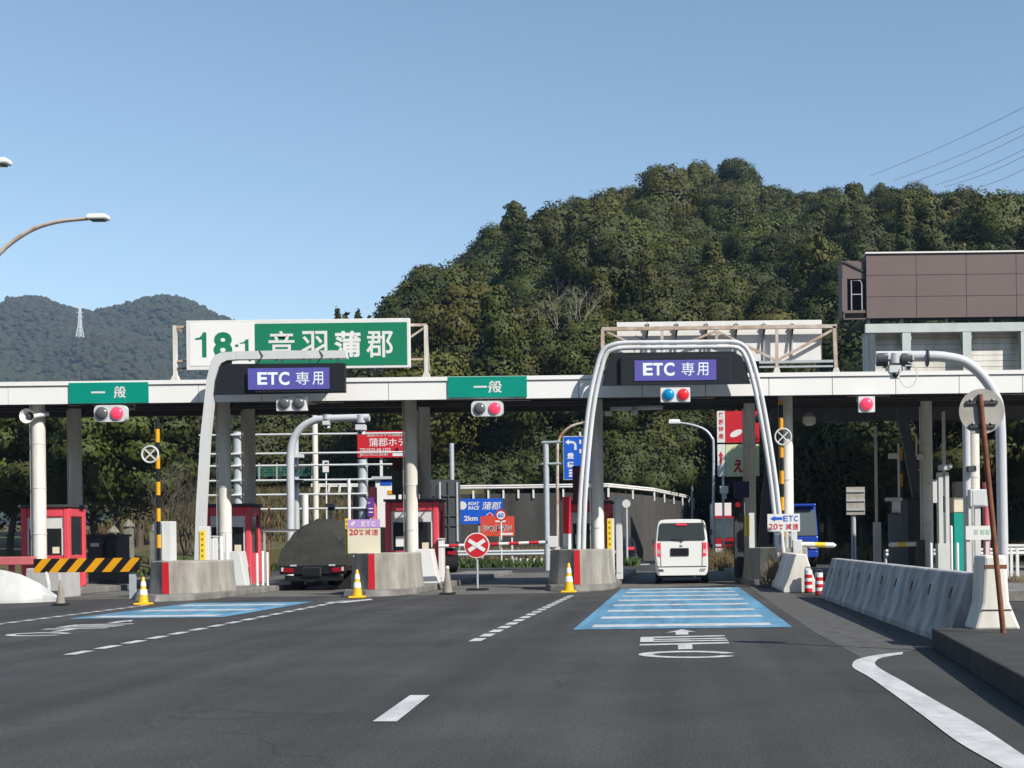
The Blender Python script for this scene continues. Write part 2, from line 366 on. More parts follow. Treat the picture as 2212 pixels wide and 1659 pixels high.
letters += [[Q(*cpts[k]), Q(*cpts[k + 1]), Q(*cin[k + 1]), Q(*cin[k])] for k in range(24)]
off = G(205, 1352) - G(1487, 1417)
lets2 = [[(p[0] * 0.85 + G(215, 1350).x, (p[1] - 13.0) * 0.85 + 17.0) for p in q] for q in letters]
marks("painted_lane_letters", letters + lets2, ROADW)
W = lambda x, y: Q(x, y)
edge = [(1640, 360), (1520, 374), (1430, 394), (1404, 415), (1414, 440), (1500, 490), (1730, 657), (1900, 785), (2105, 905), (2400, 1080)]
inner = [(1640, 371), (1545, 386), (1515, 402), (1513, 422), (1560, 455), (1640, 498), (1760, 570), (2000, 708), (2212, 850), (2480, 1020)]
def smooth2(p):
    out = []
    for i in range(len(p) - 1):
        a, b_, c, d = [Vector(p[max(0, min(len(p) - 1, i + q))]) for q in (-1, 0, 1, 2)]
        for k in range(5): t = k / 5; out.append(tuple(0.5 * ((2 * b_) + (c - a) * t + (2 * a - 5 * b_ + 4 * c - d) * t * t + (3 * b_ - a - 3 * c + d) * t ** 3)))
    return out + [p[-1]]
edge = smooth2(edge); inner = smooth2(inner)
marks("edge_line", [[W(*edge[k]), W(*edge[k + 1]), W(*inner[k + 1]), W(*inner[k])] for k in range(len(edge) - 1)], ROADW)
marks("far_lane_marks", [[G(1365, 1209), G(1420, 1207), G(1422, 1210), G(1365, 1212)], [G(1372, 1219), G(1402, 1218), G(1404, 1220), G(1374, 1221)]], ROADW)
b = MB(); b.plan([(2.72, 13.0), (8, 13.2), (8, -20), (1.0, -20), (2.39, 8.37)], 0.0, 0.22, KERBD)
kind(b.build("kerb", bevel=0.02), "structure")
b = MB(); b.plan([(4.2, 22), (14, 22), (14, 40), (4.2, 40)], 0.0, 0.22, KERBM); kind(b.build("kerb", bevel=0.02), "structure")

# ---- terrain: the wooded hill behind the toll gate, its spur running down to the left; far range beyond
SKY = [(700, 700), (760, 690), (830, 668), (850, 640), (890, 580), (930, 562), (965, 562), (1000, 530), (1040, 482), (1100, 444), (1180, 415), (1300, 385), (1400, 362), (1480, 340),
       (1540, 334), (1590, 338), (1640, 376), (1750, 384), (1900, 378), (1990, 372), (2080, 388), (2140, 412), (2175, 398), (2212, 400), (2300, 392), (2500, 420), (2800, 520)]
def ridge(px):
    xs = [p[0] for p in SKY]; return float(np.interp(px, xs, [p[1] for p in SKY]))
def hill_far(px): return float(np.interp(px, [760, 830, 1000, 1300, 1600, 2212], [112, 118, 150, 185, 195, 195]))
def hill_near(px): return float(np.interp(px, [760, 1000, 1330, 1540, 1700, 2212], [80, 78, 78, 96, 84, 66]))
TREE_H = 10.6
def hill_z(px, t):
    yf, yn = hill_far(px), hill_near(px)
    Y = yn + t * (yf - yn); zr = (CY - ridge(px) - ROLL * (px - CX)) / F * yf + EYE - TREE_H
    s = t ** 0.85 if t < 1 else 1.0 - (t - 1) * 1.0
    fade = float(np.interp(px, [700, 830], [0.2, 1]))
    return Y, 3.6 + (zr * fade - 3.6) * s
vs = []; fs = []; cols_, rows = 60, 34
for i in range(cols_):
    px = 700 + 2100 * i / (cols_ - 1)
    for j in range(rows):
        t = j / (rows - 1) * 1.5; Y, z = hill_z(px, t)
        vs.append(((px - CX) / F * Y, Y, z - (4.0 if j == 0 else 0)))
for i in range(cols_ - 1):
    for j in range(rows - 1): fs.append((i * rows + j, (i + 1) * rows + j, (i + 1) * rows + j + 1, i * rows + j + 1))
kind(MB().add(vs, fs, FLOORW).build("hill", smooth=True), "structure")
# bank left of the retaining wall, under the netting fence
b = MB(); b.loft([[(-34, 60, -0.1), (-34, 68, 1.3), (-34, 78, 3.6), (-34, 120, 6.0), (-34, 120, -0.2)], [(-22, 60, -0.1), (-22, 69, 1.6), (-22, 78, 4.4), (-22, 120, 7), (-22, 120, -0.2)],
                  [(-12.5, 66, -0.1), (-12.5, 69, 2.4), (-12.5, 77, 5.0), (-12.5, 110, 7), (-12.5, 120, -0.2)]], BANK)
kind(b.build("embankment"), "structure")
b = MB(); b.loft([[(-60, 44, -0.1), (-60, 50, 0.8), (-60, 90, 3), (-60, 90, -0.2)], [(-20, 50, -0.1), (-20, 54, 0.7), (-20, 90, 2.6), (-20, 90, -0.2)]], BANK)
kind(b.build("embankment"), "structure")
# unseen hills behind the camera, added to block low sky light and deepen shade
vs = []; fs = []; nc = 64; prof = [(60, -0.2), (75, 6), (100, 26), (130, 50), (170, 74), (230, 92), (320, 80)]
for i in range(nc):
    a = R(84 + 190 * i / (nc - 1)); k = 1 + 0.10 * math.sin(i * 0.9) + 0.06 * math.sin(i * 2.3); e = min(1, i / 6, (nc - 1 - i) / 6)
    for r, z in prof: vs.append((r * math.sin(a) * (1.05 + 0.0 * k), r * math.cos(a) * 1.05 + 4, z * k * e if z > 0 else z))
for i in range(nc - 1):
    for j in range(len(prof) - 1): n_ = len(prof); fs.append((i * n_ + j, (i + 1) * n_ + j, (i + 1) * n_ + j + 1, i * n_ + j + 1))
kind(MB().add(vs, fs, FLOORW).build("hills", smooth=True), "structure")
# far range
FR = [(-700, 640), (-300, 655), (0, 644), (60, 646), (150, 652), (190, 650), (230, 642), (290, 637), (350, 643), (420, 650), (480, 663), (560, 685), (640, 702), (760, 730), (900, 790), (1100, 900)]
FARY = 1150.0
def far_z(px, t):
    y = float(np.interp(px, [p[0] for p in FR], [p[1] for p in FR])) ; Y = 620 + (FARY - 620) * t
    zr = (CY - y - ROLL * (px - CX)) / F * FARY + EYE - 7
    return Y, 4 + (zr - 4) * (t ** 0.8 if t <= 1 else 1 - (t - 1)) * (1 + 0.06 * math.sin(px * 0.021) * math.sin(t * 9))
vs = []; fs = []; nc, nr = 70, 24
for i in range(nc):
    px = -700 + 1800 * i / (nc - 1)
    for j in range(nr):
        t = j / (nr - 1) * 1.35; Y, z = far_z(px, t); vs.append(((px - CX) / F * Y, Y, z - (5 if j == 0 else 0)))
for i in range(nc - 1):
    for j in range(nr - 1): fs.append((i * nr + j, (i + 1) * nr + j, (i + 1) * nr + j + 1, i * nr + j + 1))
kind(MB().add(vs, fs, FLOORW).build("hills", smooth=True), "structure")

# ================================================================== FOLIAGE
def leafmat(name, a, d, rnd=0.22):
    m = M(name, a, 0.65, var=0.5, scale=1.1, spec=0.25, rnd=rnd, dark=d); return m
LEAF1 = leafmat("evergreen_leaves", (0.060, 0.066, 0.010), (0.032, 0.040, 0.008))
LEAF2 = leafmat("dark_evergreen_leaves", (0.043, 0.051, 0.010), (0.023, 0.030, 0.007))
LEAF3 = leafmat("olive_leaves", (0.078, 0.078, 0.011), (0.042, 0.048, 0.009))
LEAF4 = leafmat("russet_leaves", (0.10, 0.070, 0.030), (0.05, 0.045, 0.018))
BARK = M("bark", (0.10, 0.082, 0.062), 0.9, var=0.4, scale=5, stretch=4)
PALEBARK = M("pale_bark", (0.30, 0.27, 0.22), 0.9, var=0.4, scale=5, stretch=4)
DRYG = M("dry_grass_blades", (0.20, 0.15, 0.07), 0.9, var=0.4, scale=2)
GRASSM = M("grass_blades", (0.065, 0.105, 0.025), 0.85, var=0.5, scale=0.8)

_i = bmesh.new(); bmesh.ops.create_icosphere(_i, subdivisions=2, radius=1.0); UNIT = [tuple(x.co) for x in _i.verts]; _i.free()
def leaf_cards(blobs, n, size, up=0.35, seed=1, core=0.70, jit=0.16):
    """many small leaf faces over a set of ellipsoid lobes, each lobe closed inside by a dark leafy core"""
    g = np.random.default_rng(seed)
    ar = np.array([b[1][0] * b[1][1] + b[1][2] * b[1][0] for b in blobs]); ar = ar / ar.sum()
    pick = g.choice(len(blobs), n, p=ar)
    d = g.normal(size=(n, 3)); d[:, 2] += up; d /= np.linalg.norm(d, axis=1)[:, None]
    cen = np.array([b[0] for b in blobs])[pick]; rad = np.array([b[1] for b in blobs])[pick]
    ph = g.random((len(blobs), 3)) * 6.28
    lump = 1 + 0.12 * np.sin(5 * d[:, 0] + ph[pick, 0]) * np.sin(5 * d[:, 1] + ph[pick, 1]) + 0.08 * np.sin(9 * d[:, 2] + ph[pick, 2])
    pos = cen + rad * d * (lump * (1 + g.normal(size=n) * jit * 0.5 - np.abs(g.normal(size=n)) * jit * 0.4))[:, None]
    nor = d + g.normal(size=(n, 3)) * 0.34; nor /= np.linalg.norm(nor, axis=1)[:, None]
    r = g.normal(size=(n, 3)); t1 = np.cross(nor, r); t1 /= np.linalg.norm(t1, axis=1)[:, None]; t2 = np.cross(nor, t1)
    s = size * (0.6 + 0.8 * g.random(n))[:, None]
    v = np.stack([pos + t1 * s * 0.62, pos + t2 * s * 0.36, pos - t1 * s * 0.62, pos - t2 * s * 0.36], 1).reshape(-1, 3)
    f = np.arange(n * 4).reshape(-1, 4)
    if core:
        cv = []; cf = []; o = len(v)
        for c, rr in blobs:
            ico = bmesh.new(); bmesh.ops.create_icosphere(ico, subdivisions=2, radius=1.0); ico.verts.ensure_lookup_table()
            for x in ico.verts: cv.append((c[0] + x.co.x * rr[0] * core, c[1] + x.co.y * rr[1] * core, c[2] + x.co.z * rr[2] * core))
            cf += [tuple(q.index + o for q in p.verts) for p in ico.faces]; o += len(ico.verts); ico.free()
        nrm = np.repeat(d * 0.85 + nor * 0.22, 4, 0); cn = []
        for c, rr in blobs:
            for x in UNIT: cn.append(x)
        return np.vstack([v, np.array(cv)]), [tuple(q) for q in f] + cf, np.vstack([nrm, np.array(cn)])
    return v, [tuple(q) for q in f], np.repeat(d * 0.85 + nor * 0.22, 4, 0)
def mesh_of(name, v, f, m, nrm=None):
    me = bpy.data.meshes.new(name); me.from_pydata([tuple(x) for x in v], [], f); me.materials.append(m)
    if nrm is not None:                 # leaves take the light like the rounded surface they lie on
        me.polygons.foreach_set("use_smooth", [True] * len(me.polygons))
        nrm = nrm / np.linalg.norm(nrm, axis=1)[:, None]; me.normals_split_custom_set_from_vertices([tuple(x) for x in nrm])
    return me
def crown_mesh(kind_, seed):
    g = random.Random(seed); bl = []
    if kind_ == "round":            # broad evergreen, cauliflower lobes
        for k in range(11):
            a = g.random() * 6.28; q = g.random() ** 0.6; r = g.uniform(1.3, 2.2)
            bl.append(((q * 2.6 * math.cos(a), q * 2.6 * math.sin(a), 6.6 + (1 - q * q) * 2.6 * g.uniform(0.6, 1) - r * 0.4), (r, r, r * 0.85)))
        bl.append(((0, 0, 5.2), (3.4, 3.4, 2.6)))
        return leaf_cards(bl, 16500, 0.235, seed=seed)
    if kind_ == "tall":             # upright crown, narrow top
        for k in range(10):
            a = g.random() * 6.28; h = k / 9; r = 2.0 * (1 - 0.62 * h)
            bl.append((((1 - h) * 1.5 * math.cos(a), (1 - h) * 1.5 * math.sin(a), 3.2 + 7.2 * h), (r, r, r * 0.95)))
        return leaf_cards(bl, 12500, 0.22, seed=seed)
    if kind_ == "layered":          # flat layers on spreading boughs
        for k in range(13):
            a = g.random() * 6.28; h = g.random(); q = (0.35 + 0.65 * g.random()) * (1 - 0.5 * h) * 3.3
            bl.append(((q * math.cos(a), q * math.sin(a), 2.8 + 6.2 * h), (g.uniform(1.2, 1.9), g.uniform(1.2, 1.9), g.uniform(0.55, 0.95))))
        bl.append(((0, 0, 5), (1.7, 1.7, 3.0)))
        return leaf_cards(bl, 6500, 0.27, seed=seed, core=0.72)
    if kind_ == "conifer":
        for k in range(9):
            h = k / 8; r = 1.9 * (1 - h) + 0.22
            for q in range(3): bl.append(((r * 0.5 * math.cos(q * 2.1 + k), r * 0.5 * math.sin(q * 2.1 + k), 2 + 8.2 * h), (r * 0.62, r * 0.62, 0.62)))
        return leaf_cards(bl, 2600, 0.40, up=0.1, seed=seed)
    for k in range(6):              # shrub
        a = g.random() * 6.28; q = g.random() * 1.2; r = g.uniform(0.7, 1.1)
        bl.append(((q * math.cos(a), q * math.sin(a), 0.9 * g.uniform(0.7, 1.3)), (r, r, r * 0.85)))
    return leaf_cards(bl, 1500, 0.27, seed=seed)
def trunk_mesh(seed, top=6.0, r=0.24, limbs=5, spread=2.0):
    g = random.Random(seed); b = MB()
    pts = [Vector((0, 0, -0.6))] + [Vector((g.uniform(-.15, .15) * k, g.uniform(-.15, .15) * k, top * k / 5)) for k in range(1, 6)]
    b.tube(pts, r, BARK, n=8, taper=r * 0.35)
    for k in range(limbs):
        z = top * g.uniform(0.3, 0.8); a = g.random() * 6.28; q = pts[2] if z < top * 0.5 else pts[3]
        b.tube([q, q + Vector((math.cos(a) * spread * 0.5, math.sin(a) * spread * 0.5, 0.8)), q + Vector((math.cos(a) * spread, math.sin(a) * spread, 2.0))], r * 0.4, BARK, n=6, taper=r * 0.12)
    return b
_protos = {}
def proto(kind_, leaf, i):
    k = (kind_, leaf.name, i)
    if k not in _protos:
        v, f, nr = crown_mesh(kind_, 11 * i + len(kind_)); _protos[k] = mesh_of("crown", v, f, leaf, nr)
    return _protos[k]
_trunks = {}
def trunk_proto(kind_):
    if kind_ not in _trunks:
        o = trunk_mesh(5, top=1.0 if kind_ == "shrub" else 7.0, r=0.06 if kind_ == "shrub" else 0.24, limbs=3 if kind_ == "shrub" else 6, spread=0.5 if kind_ == "shrub" else 2.0).build("trunk", smooth=True)
        _trunks[kind_] = o.data; bpy.data.objects.remove(o)
    return _trunks[kind_]
def tree(name, kind_, leaf, i, loc, s, rz, label, cat, group, sz=1.0):
    t = thing(name, label, cat, loc, group); t.scale = (s, s, s * sz); t.rotation_euler = (0, 0, rz)
    c = bpy.data.objects.new("crown", proto(kind_, leaf, i)); col.objects.link(c); c.parent = t
    k = bpy.data.objects.new("trunk", trunk_proto(kind_)); col.objects.link(k); k.parent = t
    return t
HL = {"round": ("broadleaf_tree", "rounded evergreen tree in the wood covering the big hill"), "tall": ("evergreen_tree", "upright evergreen tree in the wood covering the big hill"),
      "conifer": ("conifer_tree", "pointed conifer standing among the rounded trees of the big hill")}
g = random.Random(3); placed = []
tries = 0
while len(placed) < 285 and tries < 20000:
    tries += 1
    px = g.uniform(872, 2330); t = g.random() ** 0.8 * 1.02
    if px < 1000 and g.random() < 0.2: continue
    Y, z = hill_z(px, t); x = (px - CX) / F * Y
    dmin = 4.2 + (1.6 * t if t < .8 else .4)
    if any((x - a) ** 2 + (Y - c) ** 2 < dmin * dmin for a, c in placed): continue
    placed.append((x, Y))
    lf = g.choices([LEAF1, LEAF2, LEAF3], [5, 4, 3])[0]; kd = g.choices(["round", "tall", "conifer"], [8, 3, 0.35])[0]
    s = g.choice([g.uniform(0.72, 1.0), g.uniform(0.95, 1.2), g.uniform(1.1, 1.45)]) * (0.84 + 0.16 * t)
    if t > .72: s = min(s, g.uniform(.86, 1.06))
    tone = {"evergreen_leaves": "mid green", "dark_evergreen_leaves": "dark green", "olive_leaves": "olive green"}[lf.name]
    tree(HL[kd][0], kd, lf, g.randrange(3), (x, Y, z - 0.8), s, g.random() * 6.28, tone + " " + HL[kd][1], "tree", tone + " trees on the wooded hill", g.uniform(0.85, 1.1))
# single crowns that mark the skyline
for px, py, kd, lf, s, lab in [(1590, 338, "round", LEAF2, 1.15, "dark dome shaped tree standing highest on the crest of the hill"),
                               (930, 566, "round", LEAF1, 1.0, "grey green domed tree standing alone on the hill's left shoulder"),
                               (1770, 530, "conifer", LEAF3, 1.5, "yellowish green pointed tree just left of the brown signboard")]:
    Y = hill_far(px) if py < 500 or px < 1000 else 110.0
    p = P(px, py, Y); tree("skyline_tree", kd, lf, 0, (p.x, p.y, p.z - 10.0 * s), s, 1.0, lab, "tree", None)
# low growth knitting the foot of the hill and the crest behind, too many to count
v_all = []; f_all = []; n_all = []; o = 0
for k in range(760):
    px = g.uniform(868, 2420); t = g.random() * 0.14 if k < 160 else g.random() ** .85 * 1.12; Y, z = hill_z(px, t); x = (px - CX) / F * Y; r = g.uniform(1.6, 2.8)
    if k >= 160: z += g.uniform(2.0, 5.2)
    v, f, nr = leaf_cards([((x, Y, z + r * 0.5), (r, r, r * 0.9)), ((x + r, Y - 0.5, z + r * 0.3), (r * 0.8, r * 0.8, r * 0.7))], 1500 if k < 160 else 900, 0.23 if k < 160 else 0.27, seed=k)
    v_all.append(v); n_all.append(nr); f_all += [tuple(i + o for i in q) for q in f]; o += len(v)
ob = bpy.data.objects.new("undergrowth", mesh_of("undergrowth", np.vstack(v_all), f_all, LEAF2, np.vstack(n_all))); col.objects.link(ob); kind(ob, "stuff")
ob["label"] = "dense undergrowth between the trees of the big hill"; ob["category"] = "undergrowth"

# trees beyond the left lanes
for i, (px, Y, h, kd, lf, lab) in enumerate([(20, 56, 7.3, "layered", LEAF1, "spreading green tree at the far left behind the loudspeaker post"), (85, 66, 8.4, "layered", LEAF3, "olive tree behind the leftmost red booth"),
        (130, 54, 6.9, "layered", LEAF1, "spreading green tree between the leftmost pair of columns"), (205, 60, 8.9, "layered", LEAF3, "reddish olive tree whose top shows above the left end of the roof"),
        (245, 52, 7.6, "layered", LEAF1, "mid green layered tree below the left red signal light"), (300, 62, 8.6, "layered", LEAF2, "dark layered tree behind the striped height pole"),
        (-60, 60, 7.8, "layered", LEAF2, "dark tree cut by the left edge of the picture"), (175, 74, 11.0, "layered", LEAF4, "tall russet tinged tree rising over the left end of the roof"),
        (385, 76, 9.0, "layered", LEAF2, "dark tree behind the bare brown thicket"), (560, 84, 10, "round", LEAF2, "dark green tree behind the cable fence, nearest the ETC sign"), (640, 86, 9.5, "round", LEAF1, "mid green tree behind the curved camera pole"),
        (735, 84, 9, "round", LEAF1, "mid green tree behind the utility pole"), (820, 86, 10.5, "tall", LEAF2, "dark upright tree behind the red hotel billboard"), (480, 80, 9, "layered", LEAF1, "green tree behind the left column of the cable fence")]):
    p = G(px, 1190); x = (px - CX) / F * Y
    tree("roadside_tree", kd, lf, i % 3, (x, Y, 0.6), h / 9.6, i * 1.3, lab, "tree", "trees beyond the left lanes", 1.0)
for i, (px, Y, h) in enumerate([(700, 135, 26.2), (735, 140, 28.2), (752, 138, 27.2), (778, 140, 27.9)]):
    x = (px - CX) / F * Y; tree("conifer_tree", "conifer", LEAF2, i % 3, (x, Y, h - 15.6), 1.5 if i else 1.35, i * 2.0,
         ["short dark conifer tip showing alone above the big green sign", "dark conifer tip above the green sign, left one of a close trio", "dark conifer tip above the green sign, middle one of a close trio", "dark conifer tip above the green sign, right one of a close trio"][i], "tree", "conifer tips above the green sign")
# right side wood edge, close and shaded
for i, (px, Y, h, lf, kd) in enumerate([(1730, 82, 11, LEAF2, "round"), (1800, 62, 10, LEAF2, "tall"), (1870, 60, 11, LEAF2, "round"), (1940, 56, 9.5, LEAF2, "round"), (2000, 60, 11, LEAF2, "tall"), (2070, 54, 9, LEAF1, "layered"),
        (2150, 58, 10, LEAF1, "layered"), (2230, 54, 9.5, LEAF1, "layered"), (2320, 56, 10, LEAF1, "layered"), (1780, 80, 12, LEAF2, "round"), (1900, 74, 12, LEAF2, "round"), (2040, 74, 12, LEAF2, "round")]):
    x = (px - CX) / F * Y
    tree("roadside_tree", kd, lf, i % 3, (x, Y, -0.2), h / 9.6, i * 0.9, "dark tree at the edge of the wood beyond the right hand lanes", "tree", "trees at the right edge of the wood")
# bare trees
def bare(px, Y, h, seed, label, m, n=9, z=0.5):
    g = random.Random(seed); x = (px - CX) / F * Y; b = MB(); base = Vector((x, Y, z))
    def br(p, d, L, r, k):
        q = p + d * L; mid = p + d * (L * 0.5) + Vector((g.uniform(-.06, .06), g.uniform(-.06, .06), 0)) * L
        b.tube([p, mid, q], r, m, n=5, taper=r * 0.55)
        if k:
            for _ in range(3):
                e = (d + Vector((g.uniform(-.75, .75), g.uniform(-.75, .75), g.uniform(-.1, .45)))).normalized(); br(p + d * L * g.uniform(0.55, 1.0), e, L * g.uniform(0.55, 0.78), r * 0.52, k - 1)
    for _ in range(n): br(base + Vector((g.uniform(-.3, .3) * n / 3, g.uniform(-.3, .3), 0)), Vector((g.uniform(-.4, .4), g.uniform(-.4, .4), 1)).normalized(), h * 0.36, 0.022 + h * 0.006, 4)
    one(b, "bare_tree", label, "tree", base, smooth=True)
bare(352, 51, 5.6, 3, "leafless brown tree behind the striped height pole and grey cabinet", BARK, 4)
bare(420, 56, 5.0, 4, "leafless brown thicket left of the left ETC frame's leg", BARK, 5)
Y_, z_ = hill_z(1205, 0.12); bare(1205, Y_ - 3, 11, 5, "pale leafless tree on the hill above the green lane sign", PALEBARK, 1, z_ + 2)
Y_, z_ = hill_z(1400, 0.05); bare(1395, Y_ - 4, 7, 6, "leafless brown bush on the hillside under the right ETC frame", BARK, 5, z_)
# grass
def blades(name, rects_, n, h, m, seed, label):
    g = np.random.default_rng(seed); vs = []; 
    for x0, x1, y0, y1, zf, cnt in rects_:
        x = g.uniform(x0, x1, cnt); y = g.uniform(y0, y1, cnt); z = np.array([zf(a, c) for a, c in zip(x, y)]); a = g.uniform(0, 6.28, cnt); hh = h * g.uniform(0.5, 1.3, cnt); w = 0.05 + 0.04 * g.random(cnt)
        dx, dy = np.cos(a) * w, np.sin(a) * w; lx, ly = g.normal(size=cnt) * hh * 0.35, g.normal(size=cnt) * hh * 0.35
        vs.append(np.stack([np.stack([x - dx, y - dy, z], 1), np.stack([x + dx, y + dy, z], 1), np.stack([x + lx, y + ly, z + hh], 1)], 1).reshape(-1, 3))
    v = np.vstack(vs); f = [tuple(q) for q in np.arange(len(v)).reshape(-1, 3)]
    o = bpy.data.objects.new(name, mesh_of(name, v, f, m)); col.objects.link(o); kind(o, "stuff"); o["label"] = label; o["category"] = "grass"
blades("grass", [(-45, -14, 57.4, 62, lambda x, y: 0.0, 9000), (-14, -2, 57.3, 61, lambda x, y: 0.0, 8000), (-60, -20, 50, 57, lambda x, y: (0.0 if y < 52 else 0.4), 9000)], 0, 0.35, GRASSM, 2, "green verge grass along the road beyond the toll gate")
def bankz(x, y): return float(np.interp(y, [60, 66, 69, 78, 90], [-.05, .9, 1.7, 4.3, 5.2]))
blades("bank_grass", [(-34, -13.5, 61.5, 82, bankz, 26000)], 0, 0.6, M("bank_grass_blades", (.075, .08, .03), .9, var=.5, scale=.4, dark=(.10, .065, .03)), 9, "rough grass on the bank behind the cable fence")
blades("dry_grass", [(2.6, 7.5, 58, 66, lambda x, y: 0.0, 5000), (8, 30, 57.5, 64, lambda x, y: 0.0, 6000), (-12, -3, 62, 67, lambda x, y: 0.0, 4000)], 0, 0.8, DRYG, 3, "dry brown grass along the verge and the foot of the wall")
# clipped far wood
v_all = []; f_all = []; o = 0
base_i = bmesh.new(); bmesh.ops.create_icosphere(base_i, subdivisions=2, radius=1.0)
bv = np.array([tuple(x.co) for x in base_i.verts]); bf = np.array([[q.index for q in p.verts] for p in base_i.faces]); base_i.free()
g2 = np.random.default_rng(5); vv = []; ff = []
for k in range(9000):
    px = g2.uniform(-500, 1050); t = g2.random() ** 0.7 * 1.05; Y, z = far_z(px, t); x = (px - CX) / F * Y; r = g2.uniform(1.9, 3.8)
    vv.append(bv * (r, r, r * g2.uniform(0.8, 1.15)) * (1 + 0.15 * g2.normal(size=(len(bv), 1))) + (x, Y, z + r * 0.4)); ff.append(bf + k * len(bv))
me = bpy.data.meshes.new("far_wood"); me.from_pydata([tuple(x) for x in np.vstack(vv)], [], [tuple(x) for x in np.vstack(ff)])
FARL = M("far_wood_leaves", (0.022, 0.031, 0.012), 0.9, var=0.6, scale=0.012, dark=(0.036, 0.030, 0.015)); me.materials.append(FARL)
fw = bpy.data.objects.new("far_wood", me); col.objects.link(fw); kind(fw, "stuff"); fw["label"] = "far off wood covering the low blue range at left"; fw["category"] = "wood"

# ================================================================== TOLL CANOPY
FY = 31.0                                   # front face of the canopy
ZB, ZT = 4.90, 5.48
def XA(px, Y): return (px - CX) / F * Y     # sideways metres of a photograph column at distance Y
canopy = thing("toll_canopy", "long white fasciaed roof on round columns spanning all the toll lanes", "toll gate roof", (0, 33, 0))
X0, X1 = -23.0, 15.0
b = MB()
b.bx(X0, X1, FY + 0.03, FY + 0.16, ZB + 0.02, ZT - 0.06, DGREY)
xj = XA(1665, FY); w = 137 / F * FY; k0 = int((X0 - xj) / w) - 1; x = xj + k0 * w
while x < X1:
    a, c = max(x + 0.008, X0), min(x + w - 0.008, X1)
    if c > a: b.bx(a, c, FY, FY + 0.028, ZB, ZT - 0.12, PANEL)
    x += w
b.build("fascia", canopy)
b = MB(); b.bx(X0, X1, FY - 0.035, FY + 0.2, ZT - 0.105, ZT, PANEL); b.build("coping", canopy)
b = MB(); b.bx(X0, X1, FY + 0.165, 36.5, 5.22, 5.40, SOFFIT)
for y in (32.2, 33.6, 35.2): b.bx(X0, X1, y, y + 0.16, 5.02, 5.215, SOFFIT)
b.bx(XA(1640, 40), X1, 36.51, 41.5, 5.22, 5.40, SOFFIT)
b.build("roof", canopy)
b = MB()
for y, z in ((31.55, 5.0), (32.9, 5.03)): b.cyl((X0, y, z), (X1, y, z), .035, SOFFIT, n=8)
b.build("conduit", canopy)
for px in (250, 700, 1105, 1500, 1880, 2180):
    b = MB(); x = XA(px, 33); b.bx(x - .6, x + .6, 32.9, 33.06, 5.12, 5.215, LGREY); b.bx(x - .58, x + .58, 32.92, 33.04, 5.08, 5.118, PANEL); b.build("lamp_batten", canopy)
def column(px, Y, zb=0.15, r=0.165, flare=False):
    x = XA(px, Y); b = MB()
    b.cyl((x, Y, zb), (x, Y, 5.2), r, WHITE2, n=24)
    for z in (1.55, 2.75, 3.9): b.cyl((x, Y, z), (x, Y, z + 0.035), r + 0.008, LGREY, n=24)
    b.bar((x, Y + 0.02, 4.7), (x + 0.2, Y + 0.6, 5.2), 0.1, 0.06, SOFFIT)
    c = b.build("column", canopy, smooth=True)
    b = MB()
    for dx in (-0.05,): b.cyl((x - r - 0.03, Y - 0.03, zb), (x - r - 0.03, Y - 0.03, 5.0), 0.022, WHITE2, n=8)
    b.build("drain_pipe", c, smooth=True)
for px, Y in ((86, 31.4), (487, 32.0), (890, 32.3), (1292, 32.7), (1702, 31.95), (2104, 31.6)): column(px, Y)
for px, Y in ((165, 33.4), (541, 34.0), (920, 34.4), (1622, 35.0), (2004, 35.0)): column(px, Y)
# white tapered guards at two column feet
for px, Y, lab in ((917, 31.7, "white tapered guard box around the foot of the column right of the red booth"), (505, 31.5, "pale grey tapered guard at the foot of the second column from the left")):
    x = XA(px, Y); b = MB(); m = WHITE if px > 800 else LGREY
    b.prism([(x - 0.30, 0.15), (x + 0.36, 0.15), (x + 0.20, 1.05), (x - 0.20, 1.05)], Y - 0.16, Y + 0.3, m)
    one(b, "column_guard", lab, "guard", (x, Y, 0.15), bevel=0.012)

# ---- islands
ISL = [(-16.3, 27.5, 2.0), (XA(357, 26.5), 25.9, 1.75), (XA(802, 27.6), 27.0, 1.7), (XA(1246, 29.2), 28.6, 1.75), (XA(1690, 31.0), 30.6, 2.0)]
for i, (x, y, w) in enumerate(ISL):
    b = MB(); h = w / 2
    b.plan([(x, y), (x + h * 0.75, y + 0.5), (x + h, y + 1.4), (x + h, 45), (x - h, 45), (x - h, y + 1.4), (x - h * 0.75, y + 0.5)], 0.0, 0.15, KERBM, 0.02)
    kind(b.build("toll_island", bevel=0.02), "structure")
# ---- concrete noses
def nose(px, py_top, Y, wpx, lab, stripe=True, top=None):
    x = XA(px, Y); h = S(wpx, Y) / 2 * 0.93; z = top if top else P(px, py_top, Y).z; n = thing("island_nose", lab, "concrete block", (x, Y, 0.12), "concrete noses of the toll islands")
    def ring(zz, k): return [(x + dx * k, Y + dy * 1.0, zz) for dx, dy in ((-0.07, 0.0), (0.07, 0.0), (h * 0.62, 0.28), (h * 0.95, 0.75), (h, 1.5), (h, 2.2), (-h, 2.2), (-h, 1.5), (-h * 0.95, 0.75), (-h * 0.62, 0.28))]
    b = MB(); b.loft([ring(0.13, 1.06), ring(z * 0.55, 1.0), ring(z - 0.03, 0.97), ring(z, 0.94)], CONC); b.build("block", n, smooth=False)
    if stripe:
        b = MB(); b.prism([(x - 0.075, 0.16), (x + 0.075, 0.16), (x + 0.07, z - 0.02), (x - 0.07, z - 0.02)], Y - 0.012, Y + 0.03, REDS); b.build("red_stripe", n)
    return n
nose(357, 1213, 26.5, 150, "lit concrete nose with red stripe behind the leftmost yellow cone")
nose(802, 1195, 27.6, 140, "concrete nose with red stripe below the lilac ETC slow down sign")
